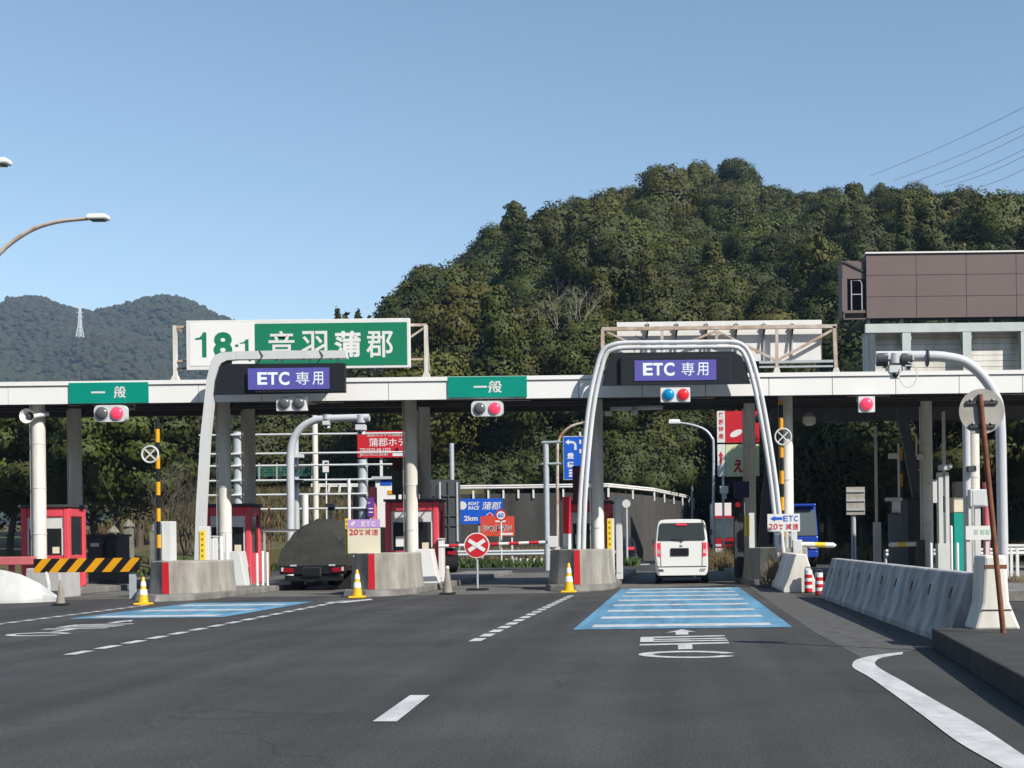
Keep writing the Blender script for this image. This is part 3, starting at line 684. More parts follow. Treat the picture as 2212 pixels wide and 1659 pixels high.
nose(1246, 1187, 29.2, 150, "concrete nose with red stripe left of the white van's lane")
nn = nose(1686, 1178, 31.0, 150, "shaded concrete nose right of the white van's lane with dry weeds at its foot", top=0.98)

# ================================================================== SIGNS ON THE CANOPY
for (x0, y0, x1, y1, t, lab) in ((148, 826, 320, 871, [("一", 197, 846, 227, 849), ("般", 246, 834, 272, 860)], "teal sign with widely spaced white characters at the left end of the white fascia"),
                                 (967, 813, 1138, 858, [("一", 1023, 834, 1052, 837), ("般", 1055, 822, 1084, 849)], "teal sign with close white characters in the middle of the white fascia")):
    c, w, h = rect(x0, y0, x1, y1, FY - 0.05); n = thing("lane_sign", lab, "lane sign", (c.x, FY - 0.05, c.z), "teal lane signs on the fascia")
    b = MB(); b.box((c.x, FY - 0.025, c.z), (w, 0.04, h), TEAL); b.build("panel", n, bevel=0.006)
    b = MB()
    for s, a0, b0, a1, b1 in t: PT(b, s, a0, b0, a1, b1, FY - 0.05, WHITE, 0.02)
    b.build("lettering", n)
# ---- traffic signals
def signal(x0, y0, x1, y1, lenses, lab, Y=30.75, rounded=True, hang=True):
    c, w, h = rect(x0, y0, x1, y1, Y); n = thing("lane_signal", lab, "signal light", (c.x, Y, c.z), "signal lights hung under the canopy edge")
    b = MB(); r = h * 0.28 if rounded else 0.01; pts = []
    for sx, sz, a0 in ((1, 1, 0), (-1, 1, 90), (-1, -1, 180), (1, -1, 270)):
        for k in range(5):
            a = R(a0 + 22.5 * k); pts.append((c.x + sx * (w / 2 - r) + r * math.cos(a), c.z + sz * (h / 2 - r) + r * math.sin(a)))
    b.prism(pts, Y, Y + 0.16, LGREY if rounded else WHITE); b.build("housing", n)
    if hang:
        b = MB()
        z = min(c.z + h / 2 - 0.05, 4.86)
        for s in (-0.36, 0.36): b.bx(c.x + s * w - 0.015, c.x + s * w + 0.015, Y + 0.161, FY + 0.5, z, z + .03, GALV); b.bx(c.x + s * w - 0.015, c.x + s * w + 0.015, FY + 0.47, FY + 0.5, z + .031, 5.2, GALV)
        b.bx(c.x - 0.36 * w, c.x + 0.36 * w, FY + .44, FY + .469, z, z + .03, GALV); b.build("bracket", n)
    for px, m in lenses:
        q = P(px, (y0 + y1) / 2, Y); lr = h * 0.38 if rounded else h * 0.40
        b = MB(); b.dome((q.x, Y - 0.006, c.z), lr, lr * 0.55, m, n=22); ob = b.build("lens", n, smooth=True)
        b = MB(); k = 18; ring = []
        for rr, yy in ((lr * 1.0, -0.003), (lr * 1.1, -0.003), (lr * 1.1, -0.02), (lr * 1.0, -0.02)): ring.append([(q.x + rr * math.cos(2 * math.pi * i / k), Y + yy, c.z + rr * math.sin(2 * math.pi * i / k)) for i in range(k)])
        b.loft(ring, GALV, cap=False); b.build("rim", ob)
    return n
signal(203, 875, 272, 911, [(220, LENSD), (253, LENSR)], "rounded signal light with its red lamp lit under the left teal sign")
signal(1018, 866, 1086, 899, [(1036, LENSD), (1069, LENSR)], "rounded signal light with its red lamp lit under the middle teal sign")
signal(597, 855, 661, 887, [(614, LENSD), (645, LENSD)], "square cornered signal light with both lamps dark under the left ETC sign", 30.3, False)
signal(1427, 837, 1491, 868, [(1444, LENSB), (1476, LENSR2)], "square cornered signal light with blue and red lamps under the right ETC sign", 30.3, False)
signal(1855, 856, 1890, 890, [(1872, LENSR)], "single square red signal light under the right part of the fascia", 30.75, False)

# ---- ETC frames
AY = 30.45
nA = thing("lane_arch", "silver twin tube frame arching over the white van's lane", "lane arch", (XA(1470, AY), AY, 0.15))
def path(pts):                              # smooth the corner points
    out = []; p = [P(x, y, AY) for x, y in pts]
    for i in range(len(p) - 1):
        a, b_, c, d = p[max(i - 1, 0)], p[i], p[i + 1], p[min(i + 2, len(p) - 1)]
        for k in range(4):
            t = k / 4; out.append(0.5 * ((2 * b_) + (c - a) * t + (2 * a - 5 * b_ + 4 * c - d) * t * t + (3 * b_ - a - 3 * c + d) * t ** 3))
    return out + [p[-1]]
outer = [(1249, 1262), (1253, 1080), (1270, 890), (1290, 790), (1303, 757), (1320, 746), (1345, 741), (1400, 740), (1470, 739.5), (1540, 738.5), (1585, 739), (1605, 746), (1618, 762), (1632, 800), (1652, 890), (1677, 1050), (1698, 1262)]
inner = [(1264, 1262), (1268, 1080), (1285, 890), (1303, 797), (1314, 771), (1330, 760), (1350, 757), (1400, 756), (1470, 755.5), (1540, 754.5), (1575, 755), (1592, 761), (1603, 775), (1616, 806), (1636, 893), (1660, 1050), (1682, 1262)]
po = path(outer); pi_ = []
for i, p in enumerate(po):
    t = po[min(i + 1, len(po) - 1)] - po[max(i - 1, 0)]; pi_.append(p + Vector((t.z, 0, -t.x)).normalized() * S(10.8, AY))
for pts in (po, pi_):
    b = MB(); b.tube(pts, 0.058, ARCHP, n=12); b.build("tube", nA, smooth=True)
b = MB()
for t in (0.08, 0.2, 0.8, 0.92):
    i = int(t * (len(po) - 1)); b.bar(po[i], pi_[i], 0.05, 0.05, GREYP)
for px in (1390, 1440, 1500, 1550): b.bar(P(px, 757, AY), P(px, 772, AY + 0.05), 0.03, 0.03, GALV)
b.build("tie_bar", nA)
for pa, pb in (((1400, 741), (1372, 725)), ((1585, 740), (1560, 722))):
    b = MB(); b.tube([P(*pa, AY), P((pa[0] + pb[0]) / 2 + 4, (pa[1] + pb[1]) / 2, AY + .03), P(*pb, AY + .05)], 0.012, BLACK, n=6); b.build("cable", nA)

def etc_sign(name, lab, outline, box, led, texts, Y, loc):
    n = thing(name, lab, "ETC sign", loc)
    b = MB(); pts = [P(x, y, Y) for x, y in outline]; b.loft([[(p.x, Y, p.z) for p in pts], [(p.x, Y + 0.07, p.z) for p in pts]], SIGNBLK); b.build("backing", n)
    c, w, h = rect(*box, Y); b = MB(); b.box((c.x, Y - 0.05, c.z), (w, 0.09, h), SIGNBLK); hs = b.build("housing", n, bevel=0.01)
    c, w, h = rect(*led, Y); b = MB(); b.box((c.x, Y - 0.104, c.z), (w, 0.016, h), LED); l = b.build("display", n)
    b = MB()
    for s, a0, b0, a1, b1, bo in texts: PT(b, s, a0, b0, a1, b1, Y - 0.116, LEDT, bo)
    b.build("lettering", l)
    b = MB()
    for k in range(4): b.bx(c.x - w * 0.5 + k * w / 3 - 0.02, c.x - w * 0.5 + k * w / 3 + 0.02, Y + 0.02, Y + 0.05, pts[0].z - 0.02, pts[0].z + 0.14, GALV)
    b.build("hanger", n)
    return n
SY = 30.42
etc_sign("lane_display", "black ETC sign with lit violet panel inside the right silver frame", [(1326, 762), (1586, 759), (1603, 773), (1622, 829), (1300, 833), (1314, 775)], (1341, 770, 1578, 832), (1371, 779, 1547, 823),
         [("E", 1389, 784, 1410, 811, .03), ("T", 1411, 784, 1432, 811, .03), ("C", 1434, 783, 1457, 812, .03), ("専", 1472, 783, 1500, 811, .0), ("用", 1506, 783, 1530, 811, .005)], SY, P(1460, 800, SY))
nB = thing("lane_arch", "pale grey half frame with one flat leg left of the left ETC sign", "lane arch", (XA(440, 30.2), 30.2, 0.15))
BY = 30.2
def flat(pts_o, pts_i, y0, y1, m, name, par):
    b = MB(); o = [P(x, y, y0) for x, y in pts_o]; i = [P(x, y, y0) for x, y in pts_i]
    b.loft([[(p.x, y0, p.z), (q.x, y0, q.z), (q.x, y1, q.z), (p.x, y1, p.z)] for p, q in zip(o, i)], m); return b.build(name, par)
flat([(418, 1262), (423, 1100), (432, 950), (446, 820), (455, 782), (463, 768), (478, 761), (510, 759)], [(436, 1262), (441, 1100), (449, 950), (462, 824), (471, 794), (478, 784), (490, 778), (510, 776)], BY, BY + 0.22, LGREY, "leg", nB)
flat([(510.5, 759), (600, 757), (746, 757)], [(510.5, 776), (600, 775), (748, 773)], BY, BY + 0.22, LGREY, "top_bar", nB)
b = MB()
for px in (560, 610, 670, 730): b.bar(P(px, 775, BY + .1), P(px, 788, BY + .1), 0.03, 0.03, GALV)
b.build("tie_bar", nB)
for px in (560, 690):
    b = MB(); b.tube([P(px, 758, BY), P(px + 8, 768, BY - .03), P(px - 10, 790, BY)], 0.012, BLACK, n=6); b.build("cable", nB)
etc_sign("lane_display", "black ETC sign with lit violet panel held by the left half frame", [(500, 779), (498, 786), (746, 784), (747, 848), (456, 853), (458, 812), (464, 792), (474, 781)], (552, 786, 748, 848), (539, 796, 714, 842),
         [("E", 556, 804, 577, 831, .03), ("T", 578, 804, 600, 831, .03), ("C", 602, 803, 625, 832, .03), ("専", 639, 803, 668, 831, .0), ("用", 675, 803, 698, 831, .005)], BY + 0.05, P(600, 815, BY))

# ---- green gate-name sign on the roof
GY = 31.9
n = thing("gate_name_sign", "large green and white place name sign on a steel frame above the left ETC sign", "place name sign", (XA(645, GY), GY, ZT))
def quad(b, x0, y0, x1, y1, m, dy, th=0.02):   # a board whose top and bottom edges run as in the photograph
    c, w, h = rect(x0, y0, x1, y1, GY); b.box((c.x, GY + dy, c.z), (w, th, h), m)
b = MB(); quad(b, 403, 690, 886, 797, WHITE, 0.03, 0.10); b.build("frame", n, bevel=0.01)
b = MB(); quad(b, 411, 698, 596 - 45, 790, PANEL, -0.025, 0.01); b.build("number_panel", n)
b = MB(); quad(b, 551, 698, 880, 790, GREENS, -0.025, 0.01); b.build("name_panel", n)
b = MB()
for x0, y0, x1, y1 in ((422, 718, 446, 772), (518, 733, 537, 764)):
    o_, w_, h_ = rect(x0, y0, x1, y1, GY - 0.035); f_ = lambda a, c: (o_.x + (a - .5) * w_, GY - 0.035, o_.z + (c - .5) * h_)
    b.poly([f_(.60, 0), f_(1, 0), f_(1, 1), f_(.68, 1), f_(.60, .90)], GREENS); b.poly([f_(.599, .72), f_(.599, .899), f_(.40, .80), f_(0, .77), f_(0, .70)][::-1], GREENS)
PT(b, "8", 461, 717, 502, 773, GY - 0.035, GREENS, .04)
c, w, h = rect(508, 744, 515, 749, GY - 0.035); b.poly([(c.x - w / 2, GY - 0.035, c.z - h / 2), (c.x + w / 2, GY - 0.035, c.z - h / 2), (c.x + w / 2, GY - 0.035, c.z + h / 2), (c.x - w / 2, GY - 0.035, c.z + h / 2)], GREENS)
for s, x0, x1, bo in (("音", 580, 636, .014), ("羽", 651, 707, .014), ("蒲", 722, 779, .028), ("郡", 791, 849, .014)): PT(b, s, x0, 715, x1, 772, GY - 0.035, WHITE, bo)
b.build("lettering", n)
b = MB()
b.bar(P(375, 707, GY + .15), P(922, 702, GY + .15), 0.07, 0.07, RUSTF); b.bar(P(378, 780, GY + .15), P(920, 776, GY + .15), 0.05, 0.05, RUSTF); b.bar(P(378, 796, GY + .15), P(920, 790, GY + .15), 0.04, 0.04, DGREY)
for px in (378, 920):
    p = P(px, 706, GY + .15); b.bar((p.x, GY + .15, 5.40), (p.x, GY + .15, p.z + 0.03), 0.09, 0.09, WHITE2)
    b.prism([(p.x - 0.2, 5.41), (p.x + 0.2, 5.41), (p.x + 0.05, 5.75), (p.x - 0.05, 5.75)], GY + .08, GY + .22, WHITE2)
    b.bar((p.x, GY + .15, p.z), (p.x + (0.45 if px < 500 else -0.45), GY + .15, p.z - 0.3), 0.05, 0.05, RUSTF)
b.bar(P(920, 706, GY + .2), P(926, 800, GY + 1.2), 0.06, 0.06, WHITE2)
b.build("support_frame", n)

# ---- the white sign seen from behind, right part of the roof
GY = 33.2
n = thing("sign_seen_from_behind", "white blank back of a long sign in a rusty frame above the right ETC sign", "sign back", (XA(1555, GY), GY, ZT))
b = MB(); c, w, h = rect(1333, 694, 1775, 782, GY + .3); b.box((c.x, GY + .3, c.z), (w, 0.08, h), WHITE); b.build("board", n, bevel=0.008)
for px in (1398, 1461, 1525, 1590, 1650, 1711):
    b = MB(); b.bar(P(px, 696, GY + .22), P(px, 784, GY + .22), 0.035, 0.03, GALV)
    b.bar(P(px - 7, 708, GY + .2), P(px + 7, 708, GY + .2), 0.06, 0.04, GALV); b.bar(P(px + 3, 700, GY + .16), P(px - 4, 750, GY + .16), 0.05, 0.04, DGREY); b.build("clamp", n)
b = MB(); a = GY + 0.05
b.bar(P(1300, 711, a), P(1808, 705, a), 0.10, 0.10, RUSTF); b.bar(P(1302, 711, a), P(1302, 800, a), 0.09, 0.09, RUSTF); b.bar(P(1802, 705, a), P(1806, 800, a), 0.10, 0.10, RUSTF)
b.bar(P(1310, 716, a), P(1385, 752, a), 0.05, 0.05, RUSTF); b.bar(P(1545, 716, a), P(1490, 738, a), 0.06, 0.06, RUSTF); b.bar(P(1548, 716, a), P(1676, 778, a), 0.07, 0.07, RUSTF)
b.bar(P(1680, 778, a), P(1800, 712, a), 0.07, 0.07, RUSTF); b.bar(P(1678, 706, a), P(1678, 795, a), 0.08, 0.08, RUSTF); b.bar(P(1430, 712, a), P(1430, 748, a), 0.08, 0.08, RUSTF); b.bar(P(1548, 708, a), P(1548, 742, a), 0.08, 0.08, RUSTF)
b.bar(P(1640, 783, a), P(1806, 780, a), 0.07, 0.07, GALV); b.bar(P(1640, 793, a), P(1806, 791, a), 0.05, 0.05, GALV)
for px in (1678, 1806):
    p = P(px, 795, a); b.prism([(p.x - 0.22, 5.405), (p.x + 0.22, 5.405), (p.x + 0.06, p.z), (p.x - 0.06, p.z)], a - .06, a + .08, WHITE2)
b.build("pipe_frame", n)

# ---- information board and plant room on the right of the roof
IY = 37.0
BROWN = M("brown_panel", (0.165, 0.125, 0.118), 0.55, var=0.08, scale=0.8)
n = thing("information_board", "wide brown panelled back of an electronic road information board at the right edge", "information board", (XA(2040, IY), IY, 5.40))
c0 = P(1872, 688, IY); c1 = P(2700, 548, IY); zt = P(1872, 549, IY).z; zb = P(1872, 688, IY).z
b = MB(); b.bx(c0.x, c1.x, IY + 0.012, IY + 0.5, zb, zt, DGREY); pw = S(108, IY); ph = (zt - zb) / 3
x = c0.x
while x < c1.x:
    for k in range(3): b.bx(x + 0.007, min(x + pw, c1.x) - 0.007, IY - 0.012, IY + 0.011, zb + k * ph + 0.007, zb + (k + 1) * ph - 0.007, BROWN)
    x += pw
b.build("panel", n)
b = MB(); b.bx(c0.x - 0.02, c1.x, IY - 0.06, IY + 0.55, zt + 0.003, zt + 0.05, PANEL); b.build("cap", n)
b = MB(); x0 = XA(1826, IY); x1 = c0.x - 0.005; t = zt - 0.18
b.bx(x0, x0 + 0.05, IY + .1, IY + .9, zb + .05, t, BROWN); b.bx(x0, x1, IY + .1, IY + .16, t - .55, t, BROWN); b.bx(x0, x0 + .16, IY + .06, IY + .1, zb + .2, t - .55, BROWN)
b.bx(x0 + .03, x1, IY + .02, IY + .9, zb + .18, zb + .26, BROWN); b.bx(x0 + .03, x1, IY + .02, IY + .06, zb - .02, zb + .02, BROWN); b.bx(x0 + .03, x0 + .07, IY + .02, IY + .06, zb, zb + .2, BROWN)
b.bx(x0 + .05, x1, IY + .85, IY + .9, zb + .3, t - .05, DGREY)
b.bar((x0 + .05, IY + .08, t - .02), (x1, IY + .08, t - .35), 0.05, 0.03, DGREY)
b.tube([(x0 + .28, IY + .03, zb + .26), (x0 + .28, IY + .03, t - .62), (x0 + .55, IY + .03, t - .62), (x0 + .60, IY + .03, t - .72), (x0 + .60, IY + .03, zb + .26)], 0.018, GALV, n=6)
b.bar((x0 + .28, IY + .03, zb + .75), (x0 + .6, IY + .03, zb + .75), 0.025, 0.025, GALV)
b.build("access_cage", n)
STEEL = M("pale_green_steel", (0.55, 0.60, 0.58), 0.55, var=0.15, scale=2)
b = MB(); zt2 = P(2000, 697, IY).z; zb2 = P(2000, 716, IY).z
b.bx(XA(1876, IY), c1.x, IY + .1, IY + .35, zb2, zt2, STEEL)
for px in (1884, 1956, 2053, 2150, 2250): xx = XA(px, IY); b.bx(xx - .04, xx + .04, IY + .15, IY + .3, zt2, zb + .01, STEEL)
b.build("beam", n)
for px in (1965, 2096, 2222):
    b = MB(); xx = XA(px, IY); b.bx(xx - .13, xx + .13, IY + .11, IY + .135, 5.40, zb2 - .001, STEEL); b.bx(xx - .13, xx + .13, IY + .335, IY + .36, 5.40, zb2 - .001, STEEL); b.bx(xx - .02, xx + .02, IY + .135, IY + .335, 5.40, zb2 - .001, STEEL)
    b.prism([(xx - .13, zb2 - .35), (xx + .13, zb2 - .35), (xx + .2, zb2 - .002), (xx - .2, zb2 - .002)], IY + .19, IY + .25, STEEL); b.build("post", n)
PY = 37.5
n = thing("plant_room", "white louvre clad hut on the roof behind the information board's posts", "hut", (XA(2060, PY), PY, 5.40))
x0 = XA(1896, PY); b = MB(); b.bx(x0, XA(2600, PY), PY + 0.03, PY + 2.6, 5.40, P(1900, 702, PY).z, WHITE2); k = 5.42; zt = P(1900, 702, PY).z
while k < zt - 0.18: b.bx(x0 - .01, XA(2600, PY), PY, PY + 0.029, k, k + 0.165, WHITE2); k += 0.18
b.build("wall", n)
b = MB(); b.bx(x0 - 0.02, XA(2600, PY), PY - 0.02, PY + 2.7, zt + .002, zt + .05, LGREY); b.build("roof", n)
b = MB(); xx = XA(2140, PY); b.bx(xx - .3, xx + .3, PY - .03, PY - .002, 5.42, 6.2, LGREY); b.build("door", n)

# ================================================================== TOLL BOOTHS
def booth(x, y, w, d, h, lab, skirt=0.85, roofbox=False, dark=False):
    n = thing("toll_booth", lab, "toll booth", (x, y, 0.15), "red framed toll booths"); z0 = 0.15; x0, x1 = x - w / 2, x + w / 2; t = 0.16
    b = MB()
    for xx in (x0 + t / 2, x1 - t / 2):
        for yy in (y + t / 2, y + d - t / 2): b.box((xx, yy, z0 + h / 2), (t, t, h), RED)
    b.bx(x0 + t, x1 - t, y + .01, y + t, z0 + h - 0.26, z0 + h, RED); b.bx(x0 + t, x1 - t, y + d - t, y + d - .01, z0 + h - 0.26, z0 + h, RED)
    for xx in (x0 + .01, x1 - t + .01): b.bx(xx, xx + t - .02, y + t, y + d - t, z0 + h - .26, z0 + h, RED)
    b.build("frame", n, bevel=0.035)
    b = MB(); b.bx(x0 + t, x1 - t, y + .04, y + .09, z0, z0 + skirt, MAROON if dark else RED)  # dark: the booth's shade is put into the skirt colour
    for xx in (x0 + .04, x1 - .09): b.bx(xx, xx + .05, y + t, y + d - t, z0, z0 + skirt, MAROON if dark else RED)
    b.build("skirt", n)
    b = MB(); b.bx(x0 + t, x1 - t, y + .05, y + .08, z0 + h - .56, z0 + h - .262, LGREY); b.build("blind_panel", n)
    b = MB(); b.bx(x0 + t, x1 - t, y + .055, y + .075, z0 + skirt + .002, z0 + h - .562, GLASS)
    b.build("window", n)
    for xx in (x0 + .05, x1 - .07): b = MB(); b.bx(xx, xx + .02, y + t, y + d - t, z0 + skirt + .002, z0 + h - .262, GLASS); b.build("side_window", n)
    b = MB(); b.bx(x0 + t + .002, x0 + t + .05, y + .03, y + .05, z0 + skirt, z0 + h - .56, LGREY); b.build("window_frame", n); b = MB(); b.bx(x1 - t - .05, x1 - t - .002, y + .03, y + .05, z0 + skirt, z0 + h - .56, LGREY); b.build("window_frame", n)
    b = MB(); b.bx(x0 + t + .12, x0 + t + .34, y + .045, y + .05, z0 + skirt + .12, z0 + skirt + .40, PANEL); b.build("window_notice", n); b = MB(); b.bx(x1 - t - .30, x1 - t - .12, y + .045, y + .05, z0 + skirt + .05, z0 + skirt + .22, CREAM); b.build("window_notice", n)
    b = MB(); b.bx(x0 - .03, x1 + .03, y - .04, y + d + .04, z0 + h + .002, z0 + h + .07, DGREY); b.build("roof", n)
    return n
booth(XA(88, 31.6), 31.8, 1.28, 0.95, 2.12, "leftmost red toll booth with dark window behind the striped board")
booth(XA(488, 32.6), 32.7, 1.28, 0.85, 2.12, "red toll booth behind the second column, left of the tarpaulin covered truck")
booth(XA(888, 32.9), 33.0, 1.46, 0.95, 2.2, "red toll booth with lilac sign at its left and grey box on its roof")
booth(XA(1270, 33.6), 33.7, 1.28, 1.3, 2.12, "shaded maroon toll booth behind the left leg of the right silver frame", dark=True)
b = MB(); y = 33.4; c, w, h = rect(845, 1015, 882, 1067, y); b.box((c.x, y + .3, c.z), (w, .5, h), DGREY); hs = c
n = thing("rooftop_unit", "dark grey box on a bracket on top of the red booth beside the lilac sign", "air conditioner", (c.x, y, c.z - h / 2)); b.build("casing", n, bevel=.02)
b = MB(); b.box((c.x + w * .5 + .13, y + .3, c.z), (.24, .48, h * .96), CONC); b.build("side_panel", n); b = MB()
for dx in (-.15, .15): b.bx(c.x + dx - .02, c.x + dx + .02, y + .2, y + .4, 2.42, c.z - h / 2, BLACK)
b.build("bracket", n)
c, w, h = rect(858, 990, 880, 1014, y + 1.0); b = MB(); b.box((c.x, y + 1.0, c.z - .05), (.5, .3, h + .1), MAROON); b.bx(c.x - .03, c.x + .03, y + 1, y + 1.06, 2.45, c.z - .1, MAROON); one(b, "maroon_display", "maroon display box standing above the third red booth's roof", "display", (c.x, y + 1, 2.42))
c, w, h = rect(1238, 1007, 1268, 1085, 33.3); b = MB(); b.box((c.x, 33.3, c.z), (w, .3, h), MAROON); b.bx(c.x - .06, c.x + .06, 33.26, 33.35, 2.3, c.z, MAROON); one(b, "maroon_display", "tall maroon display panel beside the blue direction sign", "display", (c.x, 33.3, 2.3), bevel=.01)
# red and white post left of the shaded booth
def vpost(name, lab, cat, px, Y, z1, z0, r, segs, group=None):
    x = XA(px, Y); b = MB(); zz = z0
    for m, hh in segs:
        b.cyl((x, Y, zz), (x, Y, zz + hh), r, m, n=14); zz += hh
    return one(b, name, lab, cat, (x, Y, z0), group, smooth=True)
vpost("bollard_post", "thick post red above white beside the barred lane's arm housing", "post", 1225, 31.0, 0, 0.15, 0.11, [(LGREY, 1.25), (REDS, 0.95)])
vpost("bollard_post", "tall pink red post behind the purple notice", "post", 806, 33.0, 0, 0.15, 0.12, [(LGREY, 1.5), (PINK, 1.1)])
# leftmost barriers, rail, striped board
def jersey(name, lab, pts, h, base, top, m, cat="barrier", group=None, round_=False):
    """concrete barrier with the flared foot, swept along pts"""
    b = MB(); rings = []
    for i, p in enumerate(pts):
        p = Vector(p); t = Vector(pts[min(i + 1, len(pts) - 1)]) - Vector(pts[max(i - 1, 0)]); t.z = 0; t.normalize(); s = Vector((t.y, -t.x, 0)); hh = h[i] if isinstance(h, list) else h
        prof = [(-base, 0), (-base, .08), (-(base * .62 + top * .38), hh * .36), (-top, hh - .02), (-top + .02, hh), (top - .02, hh), (top, hh - .02), (base * .62 + top * .38, hh * .36), (base, .08), (base, 0)]
        rings.append([tuple(p + s * a + Vector((0, 0, z))) for a, z in prof])
    b.loft(rings, m); return b
xl = XA(0, 26.6)
b = jersey("w", "", [(xl - 2.5, 26.2, 0), (xl - .4, 26.4, 0), (xl + .1, 26.5, 0), (xl + .45, 26.6, 0), (xl + .72, 26.8, 0), (xl + .95, 27.1, 0)], [.80, .78, .72, .62, .42, .12], .32, .12, MOUND)
one(b, "white_barrier", "white barrier with rounded sloping end at the left edge", "barrier", (xl, 26.5, 0), smooth=True)
b = MB(); x0, x1 = XA(62, 28.6), XA(138, 28.6); b.plan([(x0, 28.4), (x1, 28.4), (x1, 29.4), (x0, 29.4)], 0, .72, MOUND, .04); one(b, "grey_block", "pale grey concrete block between the striped board and the white barrier", "block", ((x0 + x1) / 2, 28.4, 0), bevel=.03)
b = MB(); y = 29.8; b.bx(XA(-60, y), XA(74, y), y, y + .12, P(0, 1221, y).z, P(0, 1203, y).z, PINK); n = thing("pink_rail", "faded pink red guard rail at the left edge above the white barrier", "guard rail", (XA(30, y), y, 0)); b.build("rail", n, bevel=.02)
for px in (16, 62):
    b = MB(); b.bx(XA(px - 5, y), XA(px + 5, y), y + .13, y + .22, 0, P(0, 1205, y).z, PINK); b.build("post", n)
y = 27.8; n = thing("striped_board", "long black and amber striped board closing the leftmost lane", "barrier board", (XA(182, y), y, 0))
b = MB(); stripes_board(b, XA(72, y), XA(300, y), y, y + .04, P(180, 1236, y).z, P(180, 1206, y).z, BLACK, ORNG, S(38.5, y), S(26, y)); b.build("board", n)
b = MB(); b.bar(P(98, 1225, y + .06), (XA(110, y), y - .1, 0.35), .05, .03, WHITE); b.bar((XA(110, y), y - .1, .35), (XA(112, y), y - .15, 0.0), .05, .03, WHITE); b.build("leg", n)
b = MB(); b.bx(XA(276, y), XA(290, y), y + .045, y + .09, 0, .7, GALV); b.build("leg", n)
# dark cabinet with a mirror-like front behind the first booth
y = 34.5; x0, x1 = XA(190, y), XA(252, y); n = thing("glass_cabinet", "dark glass fronted cabinet with a blue screen behind the striped board", "cabinet", ((x0 + x1) / 2, y, .15))
b = MB(); b.bx(x0, x1, y, y + .8, .15, 1.5, DGREY); b.bx(x0 - .05, x1 + .05, y - .06, y + .85, 1.503, 1.57, DGREY); b.build("casing", n)
b = MB(); b.bx(x0 + .42, x1 - .03, y - .02, y - .002, .6, 1.45, GLASS); b.build("window", n)
b = MB(); b.bx(x0 + .45, x1 - .35, y - .026, y - .022, 1.28, 1.43, BLUES); b.build("screen", n)
b = MB(); b.bx(x0 + .08, x0 + .32, y - .03, y - .002, 1.22, 1.32, WHITE); b.build("label_plate", n)

# ---- cones
def cone(px, py, hpx, lab, body, bands, base, grp):
    p = G(px, py); Y = p.y; h = S(hpx, Y); n = thing("traffic_cone", lab, "traffic cone", p, grp); r0, r1 = h * .185, h * .04
    rr = lambda z: r0 + (r1 - r0) * z / h
    b = MB(); b.lathe([(rr(.04), .04), (rr(h * .97), h * .97), (r1 * .6, h)], p, body, 18); b.build("body", n, smooth=True)
    for a, c in bands:
        b = MB(); b.lathe([(rr(a * h) + .002, a * h), (rr(a * h) + .006, a * h + .005), (rr(c * h) + .006, c * h - .005), (rr(c * h) + .002, c * h)], p, WHITE, 18); b.build("band", n, smooth=True)
    b = MB(); q = h * .26; b.plan([(p.x - q, Y - q), (p.x + q, Y - q), (p.x + q, Y + q), (p.x - q, Y + q)], .009, .05, base, .1); b.build("foot", n, bevel=.01)
GC = M("dirty_grey_plastic", (0.27, 0.245, 0.21), 0.8, var=.3, scale=5)
cone(310, 1307, 61, "yellow cone with white bands before the leftmost concrete nose", YEL, [(.36, .55), (.66, .84)], YEL, "yellow cones with white bands")
cone(772, 1292, 62, "yellow cone with white bands before the nose under the lilac sign", YEL, [(.36, .55), (.66, .84)], YEL, "yellow cones with white bands")
cone(1229, 1280, 64, "yellow cone with white bands before the nose beside the blue striped lane", YEL, [(.36, .55), (.66, .84)], YEL, "yellow cones with white bands")
cone(131, 1308, 55, "dirty grey cone under the left part of the striped board", GC, [], RUBBER, "dirty grey cones")
cone(967, 1284, 62, "dirty grey cone with a white tip on the barred middle lane", GC, [(.9, .99)], RUBBER, "dirty grey cones")

# ---- striped height poles with the crossed ring
def ring_pole(px, y0, y1, Y, wpx, ring, rdx, lab, cab):
    x = XA(px, Y); zt = P(px, y0, Y).z; zb = max(.15, P(px, y1, Y).z); r = S(wpx, Y) / 2; n = thing("striped_pole", lab, "striped pole", (x, Y, zb), "amber and black striped poles")
    b = MB(); z = zb; k = 0; hgt = S(28.5, Y)
    while z < zt - .01: b.cyl((x, Y, z), (x, Y, min(z + hgt, zt)), r, (ORNG if k % 2 else BLACK), n=14); z += hgt; k += 1
    b.build("pole", n, smooth=True)
    if ring:
        c = P(px + rdx, ring, Y); rr = S(17.5, Y); b = MB(); k = 24
        b.tube([(c.x + rr * math.cos(2 * math.pi * i / k), Y - r - .02, c.z + rr * math.sin(2 * math.pi * i / k)) for i in range(k + 1)], .022, LGREY, n=8)
        for s in (1, -1): b.bar((c.x - rr * .7, Y - r - .02, c.z - s * rr * .7), (c.x + rr * .7, Y - r - .018, c.z + s * rr * .7), .03, .02, LGREY)
        b.build("crossed_ring", n, smooth=True)
    if cab:
        b = MB(); c, w, h = rect(*cab, Y); b.bx(c.x - w / 2, c.x + w / 2, Y + .08, Y + .4, max(.15, c.z - h / 2), c.z + h / 2, LGREY); b.bx(c.x - .01, c.x + .01, Y + .06, Y + .078, c.z - h / 2 + .03, c.z + h / 2 - .03, GREYP)
        o = one(b, "equipment_cabinet", "light grey cabinet " + ("behind the left striped pole" if px < 900 else "beside the right striped pole"), "cabinet", (c.x, Y, max(.15, c.z - h / 2)), bevel=.01)
ring_pole(343, 905, 1212, 27.9, 9, 982, -16, "amber and black pole with a grey crossed ring above the leftmost concrete nose", (330, 1126, 366, 1213))
